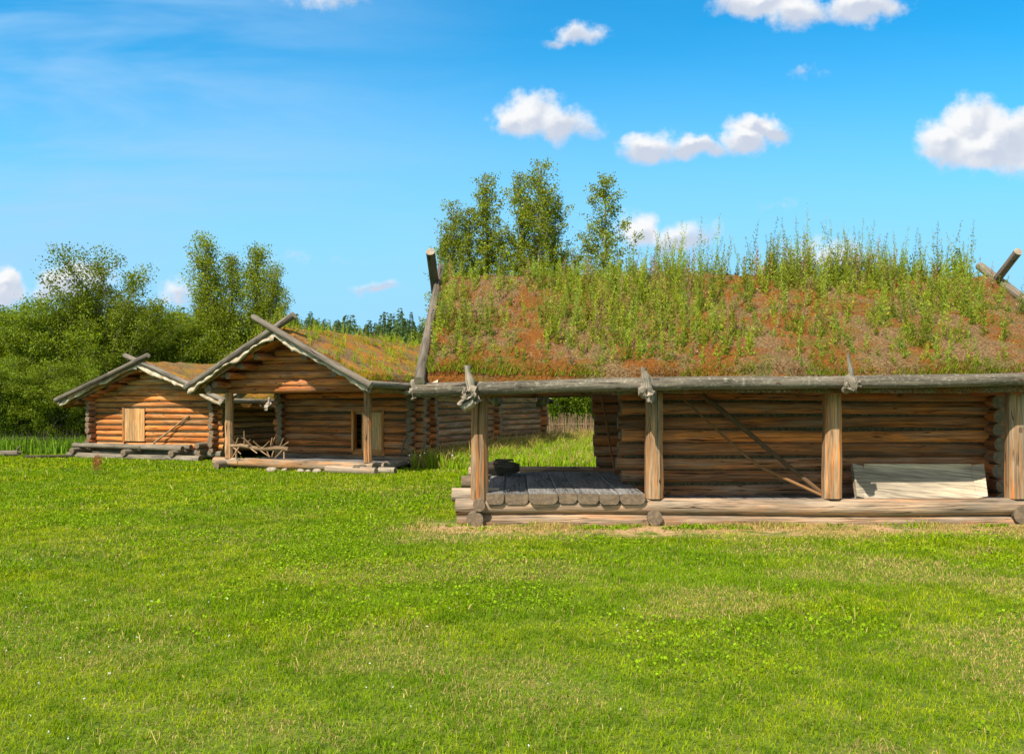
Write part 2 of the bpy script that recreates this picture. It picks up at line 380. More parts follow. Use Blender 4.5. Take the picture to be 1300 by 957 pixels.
# ------------------------------------------------------------ ground
ys = np.concatenate([np.linspace(-25, 45, 141), np.geomspace(46, 2600, 70)]); xs = np.concatenate([-np.geomspace(2200, 41, 50), np.linspace(-40, 40, 121), np.geomspace(41, 2200, 50)])
XX, YY = np.meshgrid(xs, ys); ZZ = gz_(XX, YY); nx, ny = len(xs), len(ys)
i = np.arange(ny - 1)[:, None] * nx + np.arange(nx - 1)[None]
g = fastmesh('ground', np.c_[XX.ravel(), YY.ravel(), ZZ.ravel()], np.stack([i, i + 1, i + nx + 1, i + nx], -1).reshape(-1, 4), [ground_mat()], smooth=True)
tag(g, kind='structure')

# ------------------------------------------------------------ leaf / blade clouds
def blades(P, H, lean, wd):
    """one thin bent triangle pair per point"""
    n = len(P); az = rng.uniform(0, 6.283, n); d = np.c_[np.cos(az), np.sin(az), np.zeros(n)]
    az2 = rng.uniform(0, 6.283, n); s = np.c_[np.cos(az2), np.sin(az2), np.zeros(n)] * (wd / 2)[:, None]
    mid = P + d * (H * lean * .35)[:, None] + np.c_[np.zeros(n), np.zeros(n), H * .6]
    tip = P + d * (H * lean)[:, None] + np.c_[np.zeros(n), np.zeros(n), H * (1 - lean * .35)]
    V = np.stack([P - s, P + s, mid + s * .8, tip], 1)
    V2 = mid - s * .8
    V = np.concatenate([V, V2[:, None]], 1).reshape(-1, 3)
    b = np.arange(n)[:, None] * 5
    Fc = np.concatenate([b + [[0, 1, 2]], b + [[0, 2, 4]], b + [[4, 2, 3]]], 0)
    return V, Fc
def leaves(P, D, L, Wd):
    n = len(P); D = nrm(D); S = nrm(np.cross(D, rng.normal(size=(n, 3))))
    a = P; b = P + D * (L * .45)[:, None] + S * (Wd / 2)[:, None]; c = P + D * L[:, None]; d = P + D * (L * .45)[:, None] - S * (Wd / 2)[:, None]
    V = np.stack([a, b, c, d], 1).reshape(-1, 3); return V, np.arange(n * 4).reshape(-1, 4)
def tint_(base, n, var=.25, yellow=.1):
    c = np.tile(np.asarray(base, float), (n, 1)) * rng.uniform(1 - var, 1 + var, (n, 1))
    k = rng.uniform(0, yellow, (n, 1)); return np.clip(c + k * np.array([.6, .35, .02]) * c.max(1, keepdims=True), .003, .9)

DRY = lambda x, y: np.maximum(sstep(.48, .70, fbm(x * .55 + 3, y * .8 + 8, 5)) * sstep(-11, 5, x + (9 - y) * .4) * .7,
      sstep(1.3, .25, np.abs(y - 11.9 + (fbm(x * 1.3, y * 1.3, 3) - .5) * 1.6)) * sstep(-2.2, -1.1, x))
def in_house(x, y):
    a = (y > 12.38) & (y < 17.6) & (x > -.9)
    for ox, oy, w0, w1, l1 in ((-5.84, 22.64, -2.5, 2.5, 13), (-11.95, 27.95, -3, 3, 8)):
        l = (x - ox) * .375 + (y - oy) * .927; w_ = (x - ox) * .927 - (y - oy) * .375
        a |= (l > -.15) & (l < l1) & (w_ > w0) & (w_ < w1)
    return a
def lawn():
    Vs, Fs, Cs = [], [], []; off = 0
    for y0, y1, dens, h, wd in ((1.5, 3.6, 2600, .032, .0055), (3.6, 6, 5200, .030, .0042), (6, 9, 3600, .034, .0055), (9, 14, 1900, .038, .0085), (14, 22, 650, .045, .016), (22, 36, 230, .055, .028), (36, 60, 60, .08, .05)):
        pad = 2.2; area = (y1 ** 2 - y0 ** 2) * .66 + 2 * pad * (y1 - y0); n = int(area * dens)
        y = np.sqrt(rng.uniform(y0 ** 2, y1 ** 2, n)); x = rng.uniform(-1, 1, n) * (.66 * y + pad)
        k = ~in_house(x, y); x, y = x[k], y[k]
        dry = DRY(x, y); bare = sstep(.95, .35, np.abs(y - 12.0 + (fbm(x * 1.3, y * 1.3, 3) - .5) * 1.2)) * sstep(-1.7, -1.0, x)
        k = rng.uniform(size=len(x)) > bare * (.97 - (.75) * sstep(.46, .66, fbm(x * 1.1 + 50, y * 1.6, 3) + .1 * sstep(1, 6, x))); x, y, dry = x[k], y[k], dry[k]; n = len(x)
        big = fbm(x * .7, y * .7, 4); tuft = fbm(x * 3.5 + 40, y * 3.5, 3)
        c2 = fbm(x * 9 + 3, y * 9 + 60, 2); H = h * (0.25 + 1.1 * tuft + .75 * c2) * rng.uniform(.6, 1.35, n) * (1 - .35 * dry) * (1 + .8 * sstep(.6, .8, big))
        H = H * (1 + 2.2 * np.exp(-((y - 12.12) / .22) ** 2) * (fbm(x * 2.3 + 8, y, 2) > .5) * (x > -1.4)) * (1 + 1.5 * (rng.uniform(size=n) < .01))
        V, Fc = blades(np.c_[x, y, gz_(x, y) - .003], H, rng.uniform(.2, 1.1, n), wd * rng.uniform(.7, 1.4, n))
        g1 = np.array([.205, .315, .004]); g2 = np.array([.300, .370, .006]); g3 = np.array([.105, .200, .003]); st = np.array([.50, .39, .13])
        a = np.clip(1.25 * sstep(.36, .62, fbm(x * .5 + 9, y * .8 + 2, 5)) - .05, 0, 1.2)[:, None]; b = (sstep(.38, .6, tuft) * .45 + sstep(.35, .65, c2) * .4)[:, None]
        c = g1 * (1 - a) + g2 * a; c = c * (1 - b) + g3 * b
        dd = (rng.uniform(size=n) < .06 + .85 * dry)[:, None] * 1.0; c = c * (1 - dd) + st * dd * rng.uniform(.55, 1.1, (n, 1))
        c = c * rng.uniform(.7, 1.3, (n, 1)); c = np.repeat(c, 5, 0)
        Vs.append(V); Fs.append(Fc + off); Cs.append(c); off += len(V)
    return fastmesh('grass', np.vstack(Vs), np.vstack(Fs), [GRASS], col=np.clip(np.vstack(Cs), 0, .8))
tag(lawn(), 'short mown green lawn with straw patches in front of the log houses', 'grass', kind='stuff')
def clover():
    n = 90000; y = np.sqrt(rng.uniform(3.7 ** 2, 17 ** 2, n)); x = rng.uniform(-.66, .62, n) * y
    p = fbm(x * .9 + 70, y * .9 + 11, 4) + .25 * (fbm(x * 5, y * 5, 2) - .5) - .04 * sstep(-2, 5, x); k = (p > .555) & ~in_house(x, y) & (rng.uniform(size=n) > DRY(x, y)); x, y = x[k], y[k]; n = len(x)
    az = rng.uniform(0, 6.28, n); P = np.c_[x, y, gz_(x, y) + rng.uniform(.018, .05, n)]
    D = np.c_[np.cos(az), np.sin(az), rng.uniform(-.1, .5, n)]; s = rng.uniform(.010, .023, n) * (1 + y * .04); V, Fc = leaves(P, D, s * 1.1, s * 1.05)
    return fastmesh('clover', V, Fc, [GRASS], col=np.repeat(tint_((.17, .29, .006), n, .45, .15), 4, 0))
tag(clover(), 'patches of broad clover and plantain leaves among the mown lawn', 'clover', kind='stuff')
def sill_growth():
    n = 5200; x = rng.uniform(-1.1, 9, n); y = 12.13 + rng.normal(0, .10, n) - .25 * (rng.uniform(size=n) < .25) * rng.uniform(0, 1, n); k = fbm(x * 1.7 + 12, y * 2 + 4, 3) > .53; x, y = x[k], y[k]; n = len(x)
    az = rng.uniform(0, 6.28, n); P = np.c_[x, y, gz_(x, y)]; D = np.c_[np.cos(az) * .7, np.sin(az) * .7, rng.uniform(.3, 1.4, n)]; s = rng.uniform(.03, .085, n)
    V, Fc = leaves(P, D, s, s * rng.uniform(.2, .5, n)); return fastmesh('sill_growth', V, Fc, [GRASS], col=np.repeat(tint_((.15, .26, .010), n, .4, .25), 4, 0))
tag(sill_growth(), 'small leafy growth sprouting along the foot of the long sill logs', 'weeds', kind='stuff')
def litter():
    n = 1500; x = rng.uniform(-1.4, 9.2, n); y = 11.95 + rng.normal(0, .22, n); az = rng.uniform(0, 6.28, n); P = np.c_[x, y, gz_(x, y) + .012]
    s = rng.uniform(.012, .05, n); V, Fc = leaves(P, np.c_[np.cos(az), np.sin(az), rng.uniform(-.1, .3, n)], s, s * .35); c = np.array([.34, .24, .14]) * rng.uniform(.25, 1.5, (n, 1)); return fastmesh('chips', V, Fc, [GRASS], col=np.repeat(c, 4, 0))
tag(litter(), 'wood chips and dry litter on the trodden strip before the long house', 'litter', kind='stuff')
def flowers():
    V, Fc, C = [], [], []; off = 0
    n = 70; y = np.sqrt(rng.uniform(16, 100, n)); x = rng.uniform(-.62, .2, n) * y; P = np.c_[x, y, gz_(x, y) + .055]
    n2 = 230; y2 = rng.uniform(21, 38, n2); x2 = rng.uniform(px(500, 1), px(760, 1), n2) * y2; P2 = np.c_[x2, y2, gz_(x2, y2) + rng.uniform(.2, .55, n2)]
    k = ~in_house(x2, y2); P2 = P2[k]; P = np.vstack([P, P2]); s = np.r_[np.full(n, .010), np.full(len(P2), .020)]
    for a in range(3):
        v_, f_ = leaves(P, rng.normal(size=P.shape), s, s); V.append(v_); Fc.append(f_ + off); off += len(v_)
    V = np.vstack(V); return fastmesh('flowers', V, np.vstack(Fc), [GRASS], col=np.tile((.75, .74, .66), (len(V), 1)))
tag(flowers(), 'tiny white clover and yarrow heads dotted through the grass', 'flowers', kind='stuff')
def meadow():
    n = 95000; y = rng.uniform(18.2, 42, n); x = rng.uniform(px(470, 1), px(790, 1), n) * y
    l = (x + 5.84) * .375 + (y - 22.64) * .927; w_ = (x + 5.84) * .927 - (y - 22.64) * .375
    k = ~in_house(x, y) & ((w_ > 2.3) & (l > 1.6 + .5 * fbm(x, y, 2))) & (fbm(x * .5, y * .5, 3) > .30); x, y = x[k], y[k]; n = len(x)
    tall = fbm(x * .8 + 5, y * .8, 3); near = sstep(4.0, 2.6, (x + 5.84) * .927 - (y - 22.64) * .375)
    H = (.14 + .42 * tall + .25 * near) * rng.uniform(.5, 1.3, n)
    c = tint_((.22, .34, .014), n, .35, .12); s = rng.uniform(size=n) < .08 + .45 * near; H[s] *= 1.25; c[s] = np.array([.42, .30, .10]) * rng.uniform(.6, 1.1, (s.sum(), 1))
    V, Fc = blades(np.c_[x, y, gz_(x, y)], H, rng.uniform(.1, .7, n), rng.uniform(.015, .04, n))
    return fastmesh('meadow_grass', V, Fc, [GRASS], col=np.repeat(c, 5, 0))
tag(meadow(), 'taller bright meadow grass beside the middle house side wall', 'grass', kind='stuff')
def reeds():
    n = 26000; y = rng.uniform(38, 44, n); x = rng.uniform(px(-20, 1), px(240, 1), n) * y * .93
    n2 = 9000; y2 = rng.uniform(30, 37, n2); x2 = px(0, 1) * y2 + rng.uniform(-2, 5.2, n2)
    x = np.r_[x, x2]; y = np.r_[y, y2]; k = ~in_house(x, y); x, y = x[k], y[k]; n = len(x)
    V, Fc = blades(np.c_[x, y, gz_(x, y)], rng.uniform(.25, .8, n), rng.uniform(.1, .5, n), rng.uniform(.02, .05, n))
    c = tint_((.13, .24, .02), n, .35, .12)
    return fastmesh('undergrowth', V, Fc, [GRASS], col=np.repeat(c, 5, 0))
tag(reeds(), 'tall uncut green undergrowth at the foot of the trees on the far left', 'undergrowth', kind='stuff')

# ------------------------------------------------------------ houses
class Frame:
    """house-local frame: l along the ridge, w across it, z up"""
    def __init__(s, ox, oy, al): s.o = np.array([ox, oy]); s.al = np.array(al); s.ac = np.array([al[1], -al[0]])
    def __call__(s, l, w_, z): p = s.o + s.al * l + s.ac * w_; return np.array([p[0], p[1], z])
def vec(fr, l, w_, z): return np.array([*(fr.al * l + fr.ac * w_), z])

def wall(mb, fr, a, b, z0, n, dz, tone, ext=.25, mt=0, openings=(), lean=0.0, m=12, tvar=.25):
    """stack of n logs between local points a and b; openings = (s0, s1, z0, z1) fractions in metres from a"""
    a = np.array(a, float); b = np.array(b, float); L = np.linalg.norm(b - a); d = (b - a) / L
    for i in range(n):
        z = z0 + i * dz; e0 = ext + rng.uniform(-.05, .06); e1 = ext + rng.uniform(-.05, .06); segs = [(-e0, L + e1)]
        for s0, s1, q0, q1 in openings:
            if q0 - dz * .4 < z < q1 + dz * .4:
                ns = []
                for p, q in segs:
                    if s0 > p: ns.append((p, min(q, s0)))
                    if s1 < q: ns.append((max(p, s1), q))
                segs = ns
        for p, q in segs:
            A = a + d * p; B = a + d * q
            if i and q - p > .3: mb.sweep(rect(.11, .09), [fr(*(a + d * (p + .06)), z - dz / 2), fr(*(a + d * (q - .06)), z - dz / 2)], tone=.5, smooth=False, step=2, m=2, em=2)
            mb.log(fr(A[0], A[1], z), fr(B[0], B[1], z + rng.uniform(-.008, .008)), dz * rng.uniform(.475, .53), m=m, tone=tone + rng.uniform(-tvar, tvar), taper=.04, rough=.03, mt=mt)
def gable(mb, fr, l, w0, z0, zr, ze, hs_, dz, tone, mt=0, inset=.12):
    z = z0
    while True:
        half = (zr - z - inset) / (zr - ze) * hs_ - .05
        half = min(half, w0)
        if half < .25: break
        mb.log(fr(l, -half, z), fr(l, half, z), dz * .535, tone=tone + rng.uniform(-.2, .2), taper=.03, mt=mt); z += dz
def turf(fr, l0, l1, hs_, zr, ze, thick, step, seed, rise=0.0):
    nl = int((l1 - l0) / step) + 1; nw = int(2 * hs_ / step) | 1
    l = np.linspace(l0, l1, nl)[:, None]; w_ = np.linspace(-hs_, hs_, nw)[None]
    aw = np.sqrt(w_ ** 2 + .12 ** 2) - .12; z = zr - (zr - ze) * aw / hs_
    ed = np.minimum(np.minimum(l - l0, l1 - l), hs_ - np.abs(w_)) / .16; ed = .25 + .75 * np.clip(ed, 0, 1) ** .5; out = (np.abs(w_) > hs_ - step * .3) | (l < l0 + step * .3) | (l > l1 - step * .3)
    wob = (fbm(l * .9 + seed, w_ * .9, 4) - .5) * .22 + (fbm(l * 5 + seed, w_ * 5 + seed, 3) - .5) * .10 + (fbm(l * 18, w_ * 18 + seed, 2) - .5) * .035
    z = z + ed * (thick + wob) + rise * (l - l0) / (l1 - l0); z = np.where(out, z - .26, z)
    l = l + (fbm(np.zeros_like(w_) + seed, w_ * 3) - .5) * .1; w2 = w_ + (fbm(l * 2.5, np.sign(w_) * 3.3 + seed) - .5) * .14 * (np.abs(w_) / hs_) ** 6
    P = np.stack([fr.o[0] + fr.al[0] * l + fr.ac[0] * w2, fr.o[1] + fr.al[1] * l + fr.ac[1] * w2, z + 0 * w2], -1)
    i = np.arange(nl - 1)[:, None] * nw + np.arange(nw - 1)[None]
    return P, np.stack([i, i + nw, i + nw + 1, i + 1], -1).reshape(-1, 4)
def bark_strip(fr, l, hs_, zr, ze, side, depth=.12):
    """ragged hanging edge of birch bark under a barge pole"""
    k = 46; t = np.linspace(0, 1, k); w_ = side * t * hs_; z = zr - (zr - ze) * t
    dr = depth * (.15 + 1.35 * fbm(t * 7 + side * 7 + l, t * 0, 4) ** 1.3 + .35 * (fbm(t * 40 + l, t * 0 + 5, 2) - .5)) ; V = []
    for a, (w0, z0, d0) in enumerate(zip(w_, z, dr)):
        off = .03 * math.sin(a * 1.3) + .03
        V += [fr(l + .02, w0, z0 + .01), fr(l - off, w0 - side * .01, z0 - d0 * .6), fr(l - off * .3 - .03, w0, z0 - d0), fr(l + .06, w0, z0 - d0 * .9), fr(l + .25, w0, z0 - .02)]
    i = np.arange(k - 1)[:, None] * 5 + np.arange(4)[None]
    return np.array(V), np.stack([i, i + 1, i + 6, i + 5], -1).reshape(-1, 4)

def hook(mb, fr, l, w_, z, s=1, big=1.0, sd=0, up_h=.42, lean=0.0, roots=5, r0=.055):
    """crooked spruce root holding the eave log; w_ = centre of the eave log, s = side"""
    rr = np.random.default_rng(sd); b = big
    P = [(l, -.75, .30), (l, -.35, .02), (l, -.12, -.13), (l + lean * .3, .03, -.19), (l + lean * .6, .16, -.17), (l + lean * .8, .20, -.05), (l + lean, .19, .12), (l + lean * 1.2, .20, up_h)]
    path = np.array([fr(a, w_ + s * q * b, z + c * b) for a, q, c in P])
    tt = np.linspace(0, 1, 28); ii = np.linspace(0, 1, len(P)); path = np.stack([np.interp(tt, ii, path[:, j]) for j in range(3)], -1)
    for _ in range(2): path[1:-1] = (path[:-2] + 2 * path[1:-1] + path[2:]) / 4
    rad = r0 * b * np.interp(tt, [0, .3, .5, .6, .72, .85, 1], [1, 1, 1.2, 1.55, 1.1, .75, .6])
    rad *= 1 + .22 * np.sin(tt * 34 + sd) * (tt > .35); path[:, 0] += .025 * np.sin(tt * 13 + sd) * (tt > .6)
    mb.sweep(circ(1, 10), path, up=vec(fr, 1, 0, 0), scale=rad, tone=.25, rough=.012, lich=.5)
    c = path[17]
    for j in range(roots):
        d = nrm(np.array([rr.uniform(-1, 1), rr.uniform(.1, 1) * s, rr.uniform(-1.2, .4)])); d = vec(fr, *d)
        Lr = rr.uniform(.10, .24) * b; n_ = 6; q = np.linspace(0, 1, n_)
        pts = c + d * (Lr * q)[:, None] + rr.normal(size=3) * (.03 * b * q ** 2)[:, None]
        mb.sweep(circ(1, 8), pts, up=(.3, .8, .52), scale=.052 * b * (1.15 - .75 * q + .25 * np.sin(q * 9 + j)) * rr.uniform(.7, 1.2), tone=.3, rough=.08, lich=.3)

def roof(root, fr, l0, l1, hs_, zr, ze, thick, step, seed, bargeR, crossed=.35, eaveR=.1, rise=0.0, eave=((0, 0), (0, 0)), W=W_GREY, barge_tone=.1, name='roof', purl=5, l_back=None, eave_ext=(.1, .1), bdepth=.12, eave_w=(.02, .02), front=-1):
    d = MB(); sl = math.hypot(hs_, zr - ze)
    for s in (-1, 1):
        # boards of the deck, running down the slope
        l = l0 + .06
        while l < l1 - .02:
            wd = rng.uniform(.16, .24); wd = min(wd, l1 - l); n_ = np.cross(vec(fr, 1, 0, 0), vec(fr, 0, s * hs_, ze - zr)); n_ = n_ / np.linalg.norm(n_) * (1 if n_[2] < 0 else -1) * -1
            dz = rise * (l - l0) / (l1 - l0)
            d.sweep(rect(wd - .012, .035), [fr(l + wd / 2, 0, zr - .03 + dz), fr(l + wd / 2, s * (hs_ - .1), ze - .03 + dz + .1 * (zr - ze) / hs_)], up=n_, tone=.45, smooth=False, step=1.2); l += wd
    dk = d.build(name, [W_WALL, END], root)
    P, Fc = turf(fr, l0 + .05, l1 - .05, hs_ - .02, zr, ze, thick, step, seed, rise)
    tf = fastmesh('turf', P.reshape(-1, 3), Fc, [TURF if hs_ > 2.9 and hs_ < 3 else TURF2], dk, smooth=True, loc=tuple(root.location)); tf.location = (0, 0, 0)
    bk = MB()
    V, Q = bark_strip(fr, l0 - .02, hs_, zr + .02, ze + .02, 1, bdepth); V2, Q2 = bark_strip(fr, l0 - .02, hs_, zr + .02, ze + .02, -1, bdepth)
    o = fastmesh('birch_bark', np.vstack([V, V2]), np.vstack([Q, Q2 + len(V)]), [BARK], dk, smooth=True, loc=tuple(root.location)); o.location = (0, 0, 0)
    ends = [l0 - .06] + ([l1 + .06])
    for l in ends:
        for s in (-1, 1):
            b = MB(); sh = .5 * bargeR * 2.1 * (1 if s != front else -1)
            k = crossed; up_ = (zr - ze) / hs_
            b.log(fr(l + sh * .5, s * (hs_ + .12), ze - .12 * up_ + bargeR * .9), fr(l + sh * .5 , -s * k, zr + k * up_ + bargeR * .9 + .02), bargeR, tone=barge_tone, rough=.05, taper=.1)
            b.build('barge_pole', [W_BARGE, ENDP], root)
    for s, (dz0, dz1), ew in ((1, eave[0], eave_w[0]), (-1, eave[1], eave_w[1])):
        e = MB(); e.log(fr(l0 - eave_ext[0], s * (hs_ + ew), ze + dz0), fr(l1 + eave_ext[1], s * (hs_ + ew), ze + dz1), eaveR, m=16, tone=.15, lich=.45, rough=.04, taper=.1)
        e.build('eave_log', [W_EAVE, ENDP], root)
    for j in range(purl):
        f = (j + .6) / purl
        for s in (-1, 1):
            if j == 0 and s < 0: continue
            ww = 0 if j == 0 else s * f * (hs_ - .25) ; zz = zr - (zr - ze) * abs(ww) / hs_ - .15
            q = MB(); q.log(fr(l0 + rng.uniform(.1, .3), ww, zz), fr(l1 - .2, ww, zz + rise), .075, tone=.3, rough=.03)
            q.build('purlin', [W_WALL, END], root)
    return dk

def post(root, fr, l, w_, z0, z1, r, tone=.45, W=W_POST):
    p = MB(); a = np.array([[-1, -.55], [-.55, -1], [.55, -1], [1, -.55], [1, .55], [.55, 1], [-.55, 1], [-1, .55]]) * r
    # a drying crack: one narrow groove in the camera-side face
    sec = np.array([[-1, -.5], [-.5, -1], [-.02, -1.0], [.03, -.72], [.08, -1.0], [.5, -1], [1, -.5], [1, .5], [.5, 1], [-.5, 1], [-1, .5]]) * r
    if fr.al[0] > .9: sec = -sec[:, [0, 1]] * [1, 1]
    n_ = 7; t = np.linspace(0, 1, n_); pth = fr(l, w_, z0) + (fr(l, w_, z1) - fr(l, w_, z0)) * t[:, None]
    pth[:, :2] += rng.normal(size=(n_, 2)) * .004
    p.sweep(sec, pth, up=(0, 1, 0), scale=1 + .05 * np.cos(t * 3) + rng.normal(size=n_) * .008, tone=tone, smooth=False)
    return p.build('post', [W, END], root)

# ================= long house on the right
A = Frame(-1.30, 15.0, (1.0, 0.0))           # l = X + 1.30, w = 15 - Y
LEN = 9.95; HS = 2.95; ZR = 3.88; ZE = 2.08
h1 = empty('log_house', (3.6, 15.0, 0), 'long nearest log house with open porch and tall weeds on its turf roof', 'log house', 'turf roofed log houses')
roof(h1, A, 0, LEN, HS, ZR, ZE, .16, .055, 3.0, .074, crossed=.66, eaveR=.095, eave=((-.095, .09), (-.05, -.02)), eave_ext=(.12, .3), purl=4, eave_w=(.03, .1))
L = lambda X: X + 1.30
# posts on the sill, the line of the porch
for pxx, top in ((609, 1.95), (830, 2.02), (1056, 2.05), (1289, 2.05)):
    post(h1, A, L(px(pxx, 12.52)), 2.48, .37 if pxx > 640 else .30, top, .125, tone=.38)
for X in (-.62, 7.6): post(h1, A, L(X), -2.45, .3, 2.0, .12, tone=.3)
b = MB(); b.log(A(L(-.75), 2.48, 2.03), A(L(8.3), 2.48, 2.10), .09, tone=.3); b.build('wall_plate', [W_WALL, END], h1)
b = MB(); b.log(A(L(-.75), -2.48, 2.03), A(L(8.3), -2.48, 2.05), .09, tone=.3); b.build('wall_plate', [W_WALL, END], h1)
for X in (-.48, 2.12, 4.78, 7.5):
    b = MB(); b.log(A(L(X), 2.75, 2.0), A(L(X), -2.7, 2.0), .08, tone=.3); b.build('tie_beam', [W_WALL, END], h1)
# sills: two courses
b = MB()
b.log(A(L(-.84), 2.50, .245), A(L(8.7), 2.50, .245), .125, m=18, tone=.25, rough=.03, taper=.05)
b.log(A(L(-.82), 2.47, .02), A(L(8.6), 2.47, .02), .125, m=16, tone=.55, rough=.03)
b.build('sill_log', [W_SILL, ENDP], h1)
b = MB(); b.log(A(L(-.92), 2.12, .37), A(L(-.2), 2.12, .37), .11, tone=.15, m=14); b.log(A(L(-.93), -.4, .36), A(L(-.3), -.4, .36), .11, tone=.15)
b.log(A(L(-.90), -2.4, .36), A(L(8.6), -2.4, .36), .12, tone=.15); b.log(A(L(-.90), -2.4, .12), A(L(8.6), -2.4, .12), .12, tone=.15)
b.build('sill_log', [W_SILL, ENDP], h1)
for X, z, r, e in ((-.49, .30, .095, .24), (-.55, .06, .12, .22), (2.115, .10, .115, .17), (7.55, .13, .13, .14)):
    b = MB(); b.log(A(L(X), 2.5 + e, z), A(L(X), -2.6, z), r, tone=.1, m=16); b.build('cross_log', [W_GREY, END], h1)
# porch floor of half-round planks
edges = [617, 640, 671, 708, 732.6, 760, 785.7, 818.4]
for k in range(7):
    x0, x1 = px(edges[k], 12.42) + .003, px(edges[k + 1], 12.42) - .003; wd = x1 - x0; th = .155
    sec = np.array([[-.5, .44], [-.5, -.1], [-.43, -.36], [-.32, -.5], [.32, -.5], [.43, -.36], [.5, -.1], [.5, .44], [.44, .5], [-.44, .5]])[::-1] * [wd, th]
    
    b = MB(); c = (x0 + x1) / 2; dz = rng.uniform(-.008, .008)
    b.sweep(sec, [A(L(c), 2.66 + rng.uniform(-.03, .02), .375 + dz), A(L(c), -.95, .41 + dz)], tone=.0, smooth=False, rough=.006, step=.5)
    b.build('floor_plank', [W_PLANK, END], h1)
b = MB(); b.sweep(rect(2.5, .03), [A(L(.82), 2.45, .262), A(L(.82), -.9, .262)], tone=.0, smooth=False, step=1.5); b.build('gap_blocker', [W_DARK, END], h1)  # dark sheet added beneath the planks so no bright light shows in the gaps
b = MB()
for k in range(28):
    c = 2.35 + k * .225; b.sweep(rect(.215, .06), [A(L(c), 2.36, .27), A(L(c), 1.35, .27)], tone=.1, smooth=False, step=1)
b.build('porch_floor', [W_PLANK, END], h1)
# cabin walls
FW = 1.30
b = MB(); wall(b, A, (L(2.2), FW), (L(7.78), FW), .37, 9, .222, .22, ext=.46, m=14, tvar=.3); b.build('front_wall', [W_WALL, END], h1)
b = MB(); wall(b, A, (L(2.15), -2.3), (L(7.8), -2.3), .37, 9, .222, .2, ext=.45); b.build('back_wall', [W_WALL, END], h1)
for X in (2.28, 7.80):
    b = MB(); wall(b, A, (L(X), FW), (L(X), -2.3), .26, 9, .222, .15, ext=.34); gable(b, A, L(X), 2.2, 2.25, ZR, ZE, HS, .222, .2); b.build('side_wall', [W_WALL, END], h1)
hk = [(594, -.06, 11, 1.0, .30, .02, 7), (819, .01, 5, .92, .22, .0, 6), (1077, .08, 23, .95, .34, .01, 4)]
for pxx, dz, sd, bg_, uh, ln, nr in hk:
    b = MB(); hook(b, A, L(px(pxx, 11.85)), HS + .03, ZE + dz, 1, bg_, sd, uh, ln, nr); b.build('eave_hook', [W_ROOT, ENDP], h1)
for X, sd in ((-.35, 3), (.72, 9), (3.2, 4), (5.9, 2)):
    b = MB(); hook(b, A, L(X), -HS - .1, ZE - .05, -1, 1.0, sd, .1, 0, 5); b.build('eave_hook', [W_ROOT, ENDP], h1)

